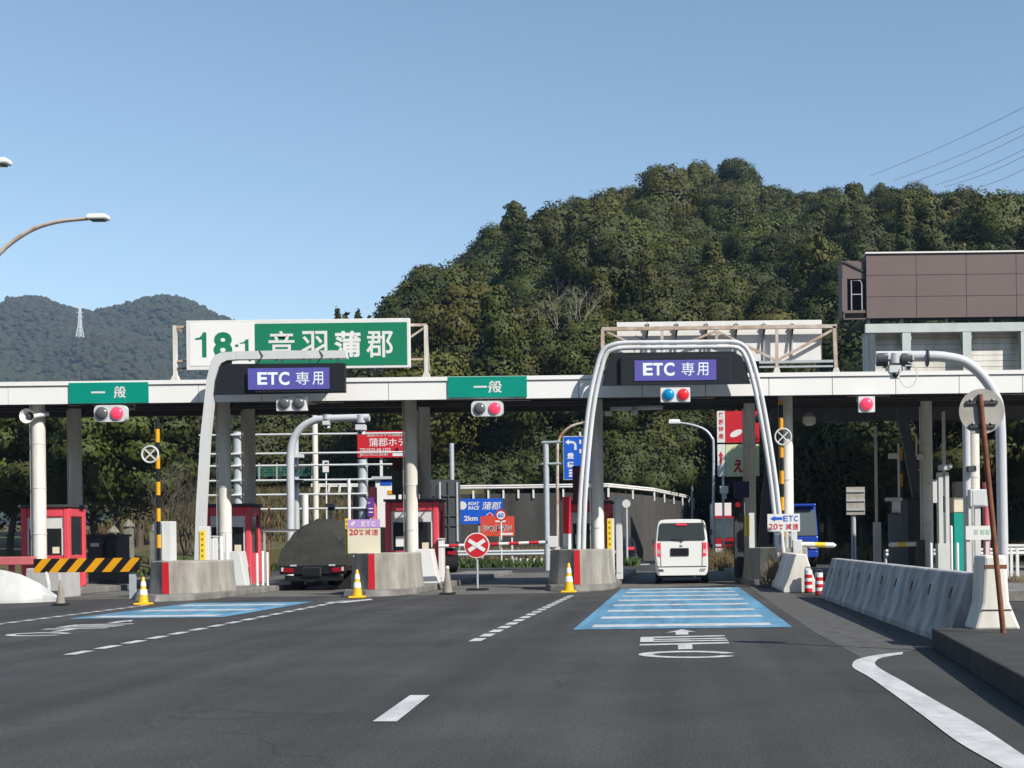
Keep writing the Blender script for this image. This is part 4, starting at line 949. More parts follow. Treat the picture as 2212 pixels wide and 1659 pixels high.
ring_pole(1690, 866, 1188, 31.45, 10, 944, 1, "amber and black pole with crossed ring before the white column right of the van", None)
ring_pole(1949, 959, 1080, 36.5, 5, None, 0, "thin amber and black pole in shade behind the rightmost lanes", None)

# ---- tall yellow notices on white posts
BROWNK = M("dark_brown_print", (.14, .09, .02), .6)
def yellow_notice(x0, y0, x1, y1, Y, lab, post):
    c, w, h = rect(x0, y0, x1, y1, Y); n = thing("yellow_notice", lab, "notice", (c.x, Y, .15), "tall yellow notices at the lane entries"); b = MB(); b.box((c.x, Y, c.z), (w, .02, h), YELS); b.build("panel", n)
    b = MB(); k = 7
    for i in range(k):
        z = c.z + h / 2 - h * (i + .6) / (k + .2); s = w * .5
        for dz in (-.34, .0, .3): b.bx(c.x - s * .42, c.x + s * .42, Y - .016, Y - .012, z + dz * s, z + (dz + .09) * s, BROWNK)
        b.bx(c.x - s * .05, c.x + s * .05, Y - .0205, Y - .0165, z - s * .42, z + s * .42, BROWNK)
    b.build("lettering", n)
    if post:
        p, pw, ph = rect(*post, Y + .06); b = MB(); b.bx(p.x - pw / 2, p.x + pw / 2, Y + .02, Y + .18, .15, p.z + ph / 2, LGREY); b.build("post", n, bevel=.01)
yellow_notice(432, 1146, 443, 1232, 28.6, "yellow notice on a grey post left of the second red booth", (430, 1137, 452, 1270))
yellow_notice(746, 1120, 753, 1195, 28.2, "narrow yellow notice left of the lilac slow down sign", None)
yellow_notice(1312, 1121, 1322, 1206, 31.0, "yellow notice on a white post just left of the van's lane", (1313, 1120, 1327, 1250))
yellow_notice(1609, 1114, 1619, 1158, 32.2, "yellow notice on a grey post just right of the van", (1618, 1108, 1630, 1250))
# ---- slow-down signs
def arrow(b, c, L, wd, ang, Y, m):
    pts = [(-L / 2, -wd * .28), (L * .1, -wd * .28), (L * .1, -wd * .6), (L / 2, 0), (L * .1, wd * .6), (L * .1, wd * .28), (-L / 2, wd * .28)]
    ca, sa = math.cos(ang), math.sin(ang); b.poly([(c.x + x * ca - z * sa, Y, c.z + x * sa + z * ca) for x, z in pts], m)
Y = 28.0; n = thing("slow_down_sign", "cream board headed by a lilac strip with arrow, red slow down characters below", "sign board", (XA(786, Y), Y, .95))
b = MB(); c, w, h = rect(751, 1122, 821, 1195, Y); b.box((c.x, Y + .02, c.z), (w, .03, h), CREAM); b.build("board", n)
b = MB(); c, w, h = rect(751, 1122, 821, 1140, Y); b.box((c.x, Y, c.z), (w, .008, h), PURP); b.build("header", n)
b = MB(); c = P(762, 1131, Y); arrow(b, c, S(12, Y), S(9, Y), R(225), Y - .006, WHITE)
for s, x0, x1 in (("E", 781, 789), ("T", 791, 799), ("C", 802, 811)): PT(b, s, x0, 1126, x1, 1137, Y - .006, WHITE, .03)
PT(b, "20", 754, 1143, 774, 1156, Y - .002, REDS, .02); PT(b, "km", 776, 1143, 785, 1148, Y - .002, REDS, .02); PT(b, "/h", 777, 1150, 784, 1156, Y - .002, REDS, .02); PT(b, "減", 788, 1143, 801, 1156, Y - .002, REDS, .0); PT(b, "速", 803, 1143, 817, 1156, Y - .002, REDS, .0)
b.build("lettering", n)
b = MB()
for px in (764, 808): b.bx(XA(px - 3, Y), XA(px + 3, Y), Y + .04, Y + .08, .9, P(px, 1125, Y).z, GALV)
b.build("post", n)
Y = 30.0; n = thing("slow_down_sign", "small white board with blue arrow and red slow down characters at the right striped pole", "sign board", (XA(1693, Y), Y, .95))
b = MB(); c, w, h = rect(1658, 1110, 1728, 1148, Y); b.box((c.x, Y + .02, c.z), (w, .03, h), WHITE); b.build("board", n)
b = MB(); c = P(1677, 1120, Y); arrow(b, c, S(26, Y), S(10, Y), R(180), Y - .002, BLUES)
for s, x0, x1 in (("E", 1692, 1702), ("T", 1704, 1713), ("C", 1715, 1724)): PT(b, s, x0, 1114, x1, 1126, Y - .002, BLUES, .01)
PT(b, "20", 1661, 1131, 1680, 1144, Y - .002, REDS, .01); PT(b, "km", 1683, 1131, 1691, 1137, Y - .002, REDS, .02); PT(b, "/h", 1684, 1139, 1690, 1144, Y - .002, REDS, .02); PT(b, "減", 1697, 1131, 1710, 1144, Y - .002, REDS, .01); PT(b, "速", 1712, 1131, 1725, 1144, Y - .002, REDS, .01)
b.build("lettering", n)
b = MB(); b.bx(XA(1676, Y), XA(1682, Y), Y + .04, Y + .08, .95, P(1679, 1112, Y).z, GALV); b.bx(XA(1704, Y), XA(1710, Y), Y + .04, Y + .08, .95, P(1679, 1112, Y).z, GALV); b.build("post", n)
# ---- round closed sign and the barring arm of the middle lane
Y = 30.2; n = thing("lane_closed_sign", "round red sign with a white cross in the barred middle lane", "road sign", (XA(1030, Y), Y, 0)); c = P(1030, 1178, Y); r = S(27.5, Y)
b = MB(); b.disc(c, r, .02, WHITE); b.build("rim", n); b = MB(); b.disc(c + Vector((0, -.014, 0)), r * .92, .006, REDS); b.build("face", n)
b = MB()
for s in (1, -1): b.box(c + Vector((0, -.022 - .004 * s, 0)), (r * 1.5, .006, r * .30), WHITE, ry=s * R(33))
b.build("cross", n)
b = MB(); b.cyl((c.x, Y + .04, 0.0), (c.x, Y + .04, c.z), .025, GALV); b.box((c.x, Y + .04, .03), (.5, .4, .05), RUBBER); b.build("stand", n)
Y = 30.9; n = thing("boom_barrier", "red and white arm barring the middle lane, held by a white box", "barrier arm", (XA(1205, Y), Y, .15)); pa, pb = P(1186, 1171, Y), P(948, 1180, Y); k = 11
b = MB()
for i in range(k): b.cyl(pa + (pb - pa) * (i / k), pa + (pb - pa) * ((i + 1) / k), .042, WHITE if i % 2 == 0 else REDS, n=10)
b.build("arm", n, smooth=True)
c, w, h = rect(1184, 1158, 1206, 1182, Y); b = MB(); b.box((c.x, Y, c.z), (w, .2, h), LGREY); b.bx(c.x + .05, c.x + .22, Y - .08, Y + .1, .15, c.z - h / 2, LGREY); b.build("housing", n, bevel=.01)
# ---- curved camera pole, left, and white equipment posts
def cctv(pts, Y, r, lab, head, m=GREYP):
    n = thing("camera_pole", lab, "camera pole", (XA(pts[0][0], Y), Y, 0.1)); p = [P(x, y, Y) for x, y in pts]; p[0].z = .1
    out = []
    for i in range(len(p) - 1):
        a, b_, c, d = p[max(i - 1, 0)], p[i], p[i + 1], p[min(i + 2, len(p) - 1)]
        for k in range(4):
            t = k / 4; out.append(0.5 * ((2 * b_) + (c - a) * t + (2 * a - 5 * b_ + 4 * c - d) * t * t + (3 * b_ - a - 3 * c + d) * t ** 3))
    out.append(p[-1]); b = MB(); b.tube(out, r, m, n=14); b.build("pole", n, smooth=True)
    for hx, hy, s in head:
        b = MB()
        c = P(hx, hy, Y); b.cyl(c + Vector((0, 0, s * .5)), c - Vector((0, 0, s * .5)), r * 1.25, GALV, n=12)
        b.box(c - Vector((0, .02, s * 1.1)), (s * 1.2, s * 1.0, s * .7), LGREY)
        b.cyl(c - Vector((0, 0, s * 1.45)), c - Vector((0, 0, s * 2.0)), s * .5, LGREY, n=14); b.dome(c - Vector((0, s * .5, s * 1.7)), s * .3, s * .2, BLACK); b.build("camera", n, smooth=True)
    return n
n = cctv([(627, 1250), (628, 1100), (627, 1000), (632, 955), (650, 925), (680, 908), (720, 904), (798, 902)], 42.0, .13, "grey curved pole with cameras rising behind the tarpaulin covered truck", [(706, 900, .2), (780, 905, .27)])
b = MB(); b.bar(P(690, 893, 42.0), P(803, 892, 42.0), .06, .06, GALV); b.build("bracket", n)
n = cctv([(2168, 1262), (2164, 1050), (2160, 900), (2148, 852), (2120, 810), (2085, 782), (2045, 772), (2000, 769), (1892, 770)], 27.0, .118, "thick grey curved pole reaching over the right lanes with cameras on its arm", [(1932, 775, .22), (1912, 772, .12), (1962, 772, .14)])
for px in (1905, 1957): b = MB(); c = P(px, 776, 27.0); b.cyl(c + Vector((-.12, 0, 0)), c + Vector((.12, 0, 0)), .16, DGREY, n=14); b.build("clamp", n, smooth=True)
b = MB(); c = P(2003, 773, 27.0); b.cyl(c + Vector((-.015, 0, 0)), c + Vector((.015, 0, 0)), .2, DGREY, n=14)
b.build("clamp", n, smooth=True)
c = P(1940, 800, 26.85); b = MB(); k = 14; b.tube([c + Vector((.22 + .2 * math.cos(a), 0, .0 + .28 * math.sin(a) - .1)) for a in [R(90 - 300 * i / k) for i in range(k + 1)]], .010, LGREY, n=6); b.build("cable", n)
# loudspeaker
Y = 30.9; n = thing("loudspeaker", "round white horn loudspeaker under the roof at the left edge", "loudspeaker", P(62, 899, Y)); c = P(62, 899, Y)
b = MB(); prof = [(.19, 0), (.185, .02), (.10, .14), (.06, .26)]; rr = [[(c.x + r * math.cos(2 * math.pi * i / 20), Y + d - .1, c.z + r * math.sin(2 * math.pi * i / 20)) for i in range(20)] for r, d in prof]; b.loft(rr, WHITE, cap=False); b.build("horn", n, smooth=True)
b = MB(); b.dome((c.x, Y + .06, c.z), .085, .1, DGREY); b.cyl((c.x, Y + .15, c.z), (c.x + .3, Y + .4, c.z + .1), .06, LGREY); b.build("driver", n, smooth=True)

def prop(name, lab, cat, x0, y0, x1, y1, Y, m, d=.3, zb=.15, grp=None, bevel=.012, cap=None):
    """a standing cabinet with plinth, door seam and lid"""
    c, w, h = rect(x0, y0, x1, y1, Y); top = c.z + h / 2; bot = zb if zb is not None else c.z - h / 2; n = thing(name, lab, cat, (c.x, Y, bot), grp)
    b = MB(); b.bx(c.x - w / 2, c.x + w / 2, Y, Y + d, bot, top, m); b.build("casing", n, bevel=min(bevel, w * .1))
    b = MB(); b.bx(c.x - w * .4, c.x + w * .4, Y - .012, Y - .002, bot + (top - bot) * .08, bot + (top - bot) * .92, m); b.build("door", n)
    b = MB(); b.bx(c.x - w / 2 - .015, c.x + w / 2 + .015, Y - .03, Y + d + .02, top + .002, top + .03, cap or m); b.build("lid", n)
    return n
def bollard(px, ytop, Y, wpx, lab, grp, m=WHITE, zb=.15):
    x = XA(px, Y); zt = P(px, ytop, Y).z; r = S(wpx, Y) / 2; b = MB(); b.lathe([(r * 1.4, zb), (r * 1.4, zb + .02), (r, zb + .021), (r, zt - r), (r * .7, zt - r * .3), (r * .2, zt)], (x, Y, 0), m, 12)
    return one(b, "bollard", lab, "bollard", (x, Y, zb), grp, smooth=True)
for px, yt, lab in ((555, 1195, "white post between the second red booth and the truck, left of three"), (567, 1190, "white post between the second red booth and the truck, middle of three"), (577, 1192, "white post between the second red booth and the truck, right of three")):
    bollard(px, yt, 31.5, 5, lab, "white posts left of the truck")
for px, yt, lab in ((478, 1158, "grey white post before the window of the second red booth"), (491, 1150, "taller grey post before the second column's foot")): bollard(px, yt, 29.8, 9, lab, "grey posts before the second booth", LGREY)
b = MB(); Y = 33.5; b.bar(P(568, 1146, Y), P(706, 1146, Y), .08, .08, WHITE); b.bar(P(571, 1146, Y), (XA(571, Y), Y, .15), .05, .05, GALV); b.bar(P(700, 1146, Y), (XA(700, Y), Y, .15), .05, .05, GALV); one(b, "height_rail", "white horizontal rail on thin posts behind the tarpaulin covered truck", "rail", (XA(600, Y), Y, .15))
prop("payment_machine", "grey payment machine with a dark slot beside the second booth's window", "machine", 446, 1160, 462, 1272, 29.4, LGREY)
prop("equipment_cabinet", "white upright cabinet close to the right side of the third red booth", "cabinet", 947, 1165, 957, 1262, 32.8, WHITE)
prop("equipment_cabinet", "slim grey cabinet left of the van's lane behind the white posted notice", "cabinet", 1330, 1075, 1344, 1250, 33.0, LGREY)
prop("payment_machine", "dark lane machine just right of the white van", "machine", 1586, 1085, 1606, 1255, 33.4, DGREY)
prop("equipment_cabinet", "pale grey locker standing behind the slow down board on the right", "cabinet", 1700, 1140, 1722, 1185, 31.8, LGREY)
c, w, h = rect(1586, 1040, 1618, 1075, 34.2); b = MB(); b.box((c.x, 34.2, c.z), (w, .2, h), M("indigo_panel", (.02, .015, .06), .5)); b.bx(c.x - .06, c.x + .06, 34.25, 34.35, .15, c.z, DGREY); one(b, "indigo_display", "unlit indigo display on a dark post right of the van", "display", (c.x, 34.2, .15))
n = thing("lane_signal", "small dark signal with a red lamp lit right of the van", "signal light", P(1590, 1098, 33.2)); c = P(1590, 1098, 33.2)
b = MB(); b.box((c.x, 33.25, c.z), (S(20, 33.2), .12, S(34, 33.2)), BLACK); b.bx(c.x - .04, c.x + .04, 33.3, 33.36, .15, c.z, DGREY); b.build("housing", n); b = MB(); b.dome((c.x + .05, 33.187, c.z + .1), .07, .04, LENSR2); b.build("lens", n, smooth=True)
n = thing("purple_notice", "purple and white notice on a grey pole behind the lilac sign", "notice", P(800, 1110, 32.5)); c, w, h = rect(794, 1075, 808, 1116, 32.5)
b = MB(); b.box((c.x, 32.5, c.z), (w, .02, h), M("purple_sign_face", (.13, .04, .28), .5)); b.build("panel", n)
b = MB()
for i in range(2): b.bx(c.x - w * .3, c.x + w * .35, 32.484, 32.488, c.z - h * .3 + i * .1, c.z - h * .24 + i * .1, WHITE)
b.bx(c.x - w * .35, c.x - w * .1, 32.484, 32.488, c.z + h * .2, c.z + h * .25, WHITE)
b.build("lettering", n); b = MB(); b.bx(c.x - .03, c.x + .03, 32.515, 32.56, .15, c.z + h / 2, GALV); b.build("post", n)
# white barred post behind the third booth
vpost("white_pole", "white pole standing before the dark container truck", "pole", 945, 35.5, 0, .15, .05, [(LGREY, 1.0), (WHITE, 1.75)])
c, w, h = rect(948, 1098, 955, 1122, 35.4); b = MB(); b.box((c.x, 35.4, c.z), (w * 1.3, .1, h), WHITE); b.bx(c.x - .08, c.x - .02, 35.45, 35.5, c.z - .05, c.z + .05, WHITE); one(b, "signal_box", "small white box fixed to the white pole before the container truck", "box", (c.x, 35.4, c.z))

# fittings under the canopy above the van's lane
Y = 33.0; n = thing("camera_gantry_arm", "white horizontal bar with a small camera under the canopy above the van's lane", "camera bar", P(1370, 882, Y)); b = MB(); b.bar(P(1318, 883, Y), P(1432, 880, Y), .11, .10, LGREY); b.build("bar", n, bevel=.02)
b = MB(); b.box(P(1314, 893, Y - .1), (.2, .3, .12), WHITE); b.build("camera", n, bevel=.03); b = MB(); b.dome(P(1371, 890, Y - .05), .1, .08, LGREY); b.cyl(P(1371, 890, Y - .05), P(1371, 882, Y), .09, LGREY); b.build("dome_camera", n, smooth=True)
b = MB(); b.bar(P(1340, 880, Y + .1), P(1340, 862, Y + .1) + Vector((0, 0, .3)), .05, .05, DGREY); b.bar(P(1415, 880, Y + .1), P(1415, 862, Y + .1) + Vector((0, 0, .3)), .05, .05, DGREY); b.build("hanger", n)
Y = 34.5; n = thing("roof_lamp", "small pale lamp hung under the canopy between the van's lane and the single red signal", "lamp", P(1748, 905, Y)); c = P(1748, 906, Y); b = MB(); b.lathe([(.10, -.18), (.19, -.10), (.19, .06), (.10, .18), (.04, .22)], c, WHITE2, 16); b.build("shade", n, smooth=True); b = MB(); b.cyl(c + Vector((0, 0, .22)), (c.x, Y, 5.2), .02, DGREY); b.build("rod", n)

# ================================================================== RIGHT SIDE
bl = [Vector((3.27, 13.25, 0)), Vector((3.17, 24.3, 0))]; nseg = 5
for i in range(nseg):
    a = bl[0].lerp(bl[1], i / nseg); c = bl[0].lerp(bl[1], (i + 1) / nseg); d = (c - a).normalized(); a2, c2 = a + d * .008, c - d * .008
    b = jersey("", "", [a2, a2.lerp(c2, .5), c2], .80, .33, .09, CONCB); zz = [("nearest", "second"), ("", "")]
    lab = ["stained concrete barrier segment nearest the camera, next to the white end block", "stained concrete barrier segment, second from the white end block", "stained concrete barrier segment in the middle of the row", "stained concrete barrier segment, second from the red and white drums", "stained concrete barrier segment nearest the red and white drums"][i]
    o = tag(b.build("concrete_barrier", None, a.lerp(c, .5), bevel=.012), lab, "concrete barrier", "concrete barrier segments along the right lane")
    b = MB()
    for t in (.25, .75):
        q = a.lerp(c, t); b.bar((q.x - .178, q.y, .50), (q.x - .142, q.y, .62), .012, .085, BLACK)
    b.build("lifting_slot", o)
b = MB(); b.prism([(3.12, .205), (3.62, .205), (3.50, .5), (3.47, 1.0), (3.24, 1.0), (3.21, .5)], 12.75, 13.24, WHITE2); o = one(b, "barrier_end_block", "white painted concrete end block of the barrier beside the leaning rusty sign pole", "concrete block", (3.36, 13, .2), bevel=.03)
b = MB(); b.bx(3.237, 3.473, 12.747, 13.243, .86, .90, RUST); b.build("rusty_strap", o)
b = MB(); b.bx(3.2, 3.53, 12.74, 12.749, .42, .427, DGREY); b.build("crack", o)
b = jersey("", "", [(2.72, 26.8, 0), (2.72, 30.4, 0)], .86, .40, .12, WHITE2); one(b, "white_barrier", "cream white concrete barrier end behind the red and white drums", "barrier", (2.72, 28, 0), bevel=.02)
for px, py, lab in ((1748, 1281, "red and white banded drum, left of the pair at the barrier end"), (1771, 1287, "red and white banded drum, right of the pair at the barrier end")):
    p = G(px, py); p = Vector((S(px - 3 - CX, p.y), p.y, 0)); Y = p.y; h = S(49, Y); r = S(8.6, Y); n = thing("marker_drum", lab, "marker drum", p, "red and white drums")
    b = MB(); z = .01
    for m, k in ((RUBBER, .04), (REDS, .16), (WHITE, .14), (REDS, .16), (WHITE, .14), (REDS, .16), (WHITE, .2)): b.lathe([(r, z), (r, z + h * k)], p, m, 18); z += h * k
    b.build("body", n, smooth=True)
    b = MB(); b.tube([p + Vector((-r * .8, 0, z)), p + Vector((-r * .6, 0, z + .06)), p + Vector((r * .6, 0, z + .06)), p + Vector((r * .8, 0, z))], .012, DGREY, n=6); b.build("handle", n)
# round sign seen from behind
Y = 12.2; n = thing("leaning_road_sign", "grey back of a round road sign on a leaning rusty pole", "road sign", (XA(2168, Y), Y, .22)); c = P(2122, 888, Y); r = S(49, Y)
BACK = M("weathered_aluminium", (.42, .40, .36), .6, metal=.2, var=.3, scale=5)
b = MB(); b.disc(c + Vector((0, .03, 0)), r, .012, BACK, n=40); b.build("disc", n)
b = MB(); top = P(2117, 852, Y); base = P(2168, 1374, Y); b.cyl(base, top, .029, RUST, n=12); b.build("pole", n, smooth=True)
b = MB()
for dz in (.09, -.15):
    w = .16 if dz > 0 else .13; b.box(c + Vector((0, .012, dz)), (2 * w, .02, .035), DGREY)
    for s in (-1, 1): b.cyl(c + Vector((s * w * .7, .02, dz + .03)), c + Vector((s * w * .7, -.01, dz + .03)), .012, GALV, n=8)
b.build("bracket", n)
# equipment of the rightmost lanes
vpost("lamp_pole", "slim cream pole rising behind the signal light at right", "pole", 1894, 36.0, 0, .15, .045, [(LGREY, 1.1), (WHITE2, 3.3)])
b = MB(); Y = 35.9; c, w, h = rect(1886, 1128, 1902, 1190, Y); b.bx(c.x - w / 2, c.x + w / 2, Y - .15, Y + .02, .15, c.z + h / 2, LGREY); one(b, "equipment_cabinet", "pale box at the foot of the slim cream pole", "cabinet", (c.x, Y, .15), bevel=.015)
vpost("lamp_pole", "slim cream pole above the pale cabinet with a camera, right of the dark pillar", "pole", 2041, 34.0, 0, .15, .05, [(LGREY, 1.2), (WHITE2, 3.4)])
Y = 32.5; n = thing("lane_camera_cabinet", "tall pale cabinet carrying a camera below the slim pole at right", "cabinet", (XA(2040, Y), Y, .15)); b = MB()
c, w, h = rect(2026, 1108, 2053, 1240, Y); b.bx(c.x - w / 2, c.x + w / 2, Y, Y + .35, .15, c.z, LGREY); c2, w2, h2 = rect(2028, 1020, 2051, 1160, Y); b.bx(c2.x - w2 / 2, c2.x - w2 / 2 + .12, Y + .02, Y + .3, c.z + .002, c2.z + h2 / 2, LGREY); b.bx(c2.x + w2 / 2 - .1, c2.x + w2 / 2, Y + .02, Y + .3, c.z + .002, c2.z + h2 / 2, LGREY)
b.bx(c2.x - w2 / 2 + .121, c2.x + w2 / 2 - .101, Y + .1, Y + .28, c.z + .002, c2.z + h2 / 2 - .02, LGREY); b.build("casing", n, bevel=.01)
b = MB(); q, w, h = rect(2035, 1072, 2041, 1106, Y); b.bx(q.x - w / 2, q.x + w / 2, Y + .085, Y + .097, q.z - h / 2, q.z + h / 2, GLASS); b.build("window", n)
b = MB(); q, w, h = rect(2016, 1036, 2026, 1086, Y); b.bx(q.x - w / 2, q.x + w / 2, Y + .05, Y + .25, q.z - h / 2, q.z + h / 2, LGREY); b.build("side_box", n)
b = MB(); q = P(2040, 1010, Y); b.box((q.x - .05, Y, q.z), (.18, .35, .14), GREYP); b.dome((q.x + .12, Y - .1, q.z + .03), .08, .08, LGREY); b.cyl((q.x + .12, Y - .1, q.z + .03), (q.x + .12, Y + .2, q.z), .08, LGREY); b.build("camera", n, smooth=True)
Y = 33.0; n = thing("teal_machine", "teal fronted machine with cream top at the right lanes", "machine", (XA(2075, Y), Y, .15)); b = MB(); q, w, h = rect(2061, 1108, 2088, 1215, Y); b.bx(q.x - w / 2, q.x + w / 2, Y, Y + .5, .15, q.z + h / 2, M("teal_enamel", (.01, .32, .26), .4, var=.1)); b.build("casing", n, bevel=.015)
b = MB(); q, w, h = rect(2060, 1074, 2088, 1107, Y); b.bx(q.x - w / 2, q.x + w / 2, Y - .02, Y + .5, q.z - h / 2, q.z + h / 2, CREAM); b.build("head", n, bevel=.02); b = MB(); q, w, h = rect(2066, 1040, 2088, 1073, Y); b.bx(q.x - w / 2, q.x + w / 2, Y + .1, Y + .5, q.z - h / 2, q.z + h / 2, M("taupe_panel", (.24, .21, .19), .6)); b.build("upper_box", n)
Y = 30.8; vpost("equipment_pole", "pale pole with a small camera before the right white column", "pole", 2090, Y, 0, .15, .10, [(GREYP, 4.3)])
b = MB(); q = P(2090, 1014, Y); b.box((q.x + .05, Y - .15, q.z), (.2, .3, .14), DGREY); b.box((q.x + .17, Y - .15, q.z + .04), (.12, .3, .12), WHITE); one(b, "lane_camera", "small camera clamped on the pale pole before the right column", "camera", (q.x, Y, q.z))
Y = 30.3; n = thing("control_box", "light grey box on a pale post behind the rusty sign pole", "control box", (XA(2118, Y), Y, .15)); b = MB(); q, w, h = rect(2096, 1057, 2142, 1094, Y); b.bx(q.x - w / 2, q.x + w / 2, Y, Y + .3, q.z - h / 2, q.z + h / 2, LGREY); b.build("casing", n, bevel=.015); b = MB(); b.bx(q.x - w * .38, q.x + w * .2, Y - .012, Y - .002, q.z - h * .42, q.z + h * .42, LGREY); b.build("door", n)
b = MB(); b.bx(XA(2094, Y), XA(2100, Y), Y + .05, Y + .15, .15, q.z - h / 2, LGREY); b.bx(XA(2108, Y), XA(2120, Y), Y + .05, Y + .15, .15, q.z - h / 2, LGREY); b.build("post", n)
vpost("bollard_post", "pinkish red post behind the light grey control box", "post", 2131, 31.0, 0, .15, .09, [(PINK, 2.45)])
Y = 29.6; n = thing("notice_board", "white notice with faint green squares below the light grey control box", "notice", (XA(2115, Y), Y, .15)); b = MB(); q, w, h = rect(2086, 1136, 2140, 1166, Y); b.box((q.x, Y, q.z), (w, .03, h), WHITE); b.build("panel", n); b = MB()
PGR = M("pale_green_print", (.35, .52, .40), .6)
for px in (2108, 2122, 2133): a, w, h = rect(px - 4, 1144, px + 4, 1154, Y); b.bx(a.x - w / 2, a.x + w / 2, Y - .021, Y - .017, a.z - h / 2, a.z + h / 2, PGR)
b.build("lettering", n); b = MB(); b.bx(XA(2088, Y), XA(2096, Y), Y + .02, Y + .1, .15, P(2090, 1137, Y).z, LGREY); b.bx(XA(2130, Y), XA(2137, Y), Y + .02, Y + .1, .15, P(2130, 1137, Y).z, LGREY); b.build("post", n)
for px, yt, lab in ((2011, 1172, "white stanchion left of the tall pale cabinet"), (2055, 1135, "white stanchion before the teal machine, taller one"), (2068, 1172, "white stanchion before the teal machine, shorter one")): bollard(px, yt, 29.0, 6, lab, "white stanchions at the right lanes", WHITE, .22)
Y = 29.5; n = thing("white_railing", "white railing with two posts at the right edge behind the grey camera pole", "railing", (XA(2190, Y), Y, .22)); b = MB(); b.bar(P(2172, 1178, Y), P(2260, 1178, Y), .06, .10, WHITE); b.build("rail", n)
for px in (2184, 2197, 2240): b = MB(); b.bx(XA(px - 3, Y), XA(px + 3, Y), Y - .03, Y + .03, .2, P(px, 1180, Y).z, WHITE); b.build("post", n)
for pa, pb, Y, lab in (((1722, 1176), (1806, 1178), 31.2, "yellow and white lane arm pointing right above the concrete barrier"), ((1988, 1175), (1919, 1177), 34.0, "yellow and white lane arm pointing left, beside the dark pillar")):
    n = thing("boom_barrier", lab, "barrier arm", P(*pa, Y), "short yellow and white lane arms"); a, c = P(*pa, Y), P(*pb, Y); b = MB()
    for t0, t1, m in ((0, .45, WHITE), (.45, .72, YELS), (.72, .93, WHITE)): b.cyl(a.lerp(c, t0), a.lerp(c, t1), .07, m, n=12)
    b.cyl(a.lerp(c, .93), c, .07, WHITE, r1=.02, n=12); b.build("arm", n, smooth=True)
    b = MB(); b.bx(a.x - .12, a.x + .12, Y - .1, Y + .15, .15, a.z + .12, DGREY if Y > 33 else LGREY); b.build("housing", n, bevel=.015)
Y = 36.8; n = thing("dark_lane_arch", "dark grey frame of the opposite lane, its right leg slanting down behind the rightmost lanes", "lane arch", (XA(1860, Y), Y, .15))
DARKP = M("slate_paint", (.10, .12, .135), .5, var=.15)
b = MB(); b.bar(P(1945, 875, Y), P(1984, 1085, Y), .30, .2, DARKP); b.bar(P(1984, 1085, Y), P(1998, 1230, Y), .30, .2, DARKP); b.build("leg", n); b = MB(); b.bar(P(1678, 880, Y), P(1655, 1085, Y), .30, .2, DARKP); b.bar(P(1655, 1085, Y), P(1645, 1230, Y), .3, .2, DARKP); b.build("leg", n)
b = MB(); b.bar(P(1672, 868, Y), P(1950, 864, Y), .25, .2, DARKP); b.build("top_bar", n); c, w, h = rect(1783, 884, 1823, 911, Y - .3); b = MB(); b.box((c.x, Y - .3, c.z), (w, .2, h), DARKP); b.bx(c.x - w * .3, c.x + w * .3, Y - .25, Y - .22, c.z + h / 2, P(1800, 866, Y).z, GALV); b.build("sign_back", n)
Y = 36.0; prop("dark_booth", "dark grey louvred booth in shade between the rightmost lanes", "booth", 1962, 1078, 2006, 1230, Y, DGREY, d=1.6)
n = thing("lane_camera_post", "thin post with two small white cameras behind the rightmost lanes", "camera post", (XA(1943, 35), 35, .15)); b = MB(); x = XA(1943, 35); b.cyl((x, 35, .15), (x, 35, P(1943, 958, 35).z), .035, WHITE2); b.cyl((XA(1982, 35), 35.0, P(1, 995, 35).z - .2), (XA(1982, 35), 35.0, P(1, 958, 35).z - .12), .03, WHITE2); b.build("post", n, smooth=True)
for px, py in ((1929, 985), (1988, 987)): c = P(px, py, 34.9); b = MB(); b.box(c, (.26 if px < 1960 else .18, .2, .16), WHITE); b.build("camera", n, bevel=.02)
c, w, h = rect(1920, 1072, 1946, 1104, 35); b = MB(); b.box((c.x + .02, 34.9, c.z - .1), (.22, .2, .32), WHITE); b.box((c.x - .05, 34.9, c.z + .12), (.5, .1, .1), LGREY); one(b, "white_box", "small white box on the thin camera post behind the rightmost lanes", "box", (c.x, 34.9, c.z - .2))
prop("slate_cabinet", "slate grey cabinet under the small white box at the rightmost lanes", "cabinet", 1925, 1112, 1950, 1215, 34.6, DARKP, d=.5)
# weeds
def weeds(px, Y, h, n_, lab, z=0.05):
    g = random.Random(int(px)); x = XA(px, Y); b = MB()
    for _ in range(n_):
        p = Vector((x + g.gauss(0, .16), Y + g.gauss(0, .12), z)); d = Vector((g.gauss(0, .16), g.gauss(0, .1), h * g.uniform(.5, 1.2))); s = Vector((.009, 0, 0)); b.add([p - s, p + s, p + d * .6 + s, p + d + Vector((g.gauss(0, .1), 0, -.05)), p + d * .6 - s], [(0, 1, 2, 3, 4)], DRYG)
    one(b, "weed_clump", lab, "weeds", (x, Y, z))
weeds(1692, 30.2, .85, 160, "dry weed clump at the foot of the shaded nose")
weeds(1668, 30.6, .5, 70, "small dry weed clump left of the taller weeds at the shaded nose")
weeds(2200, 25.5, .4, 90, "dry weeds at the foot of the grey camera pole")
weeds(1566, 46, .8, 200, "tall dry grass clump on the verge just right of the white van", 0)
weeds(1550, 48, .9, 200, "tall dry grass clump behind the white van's right side", 0)

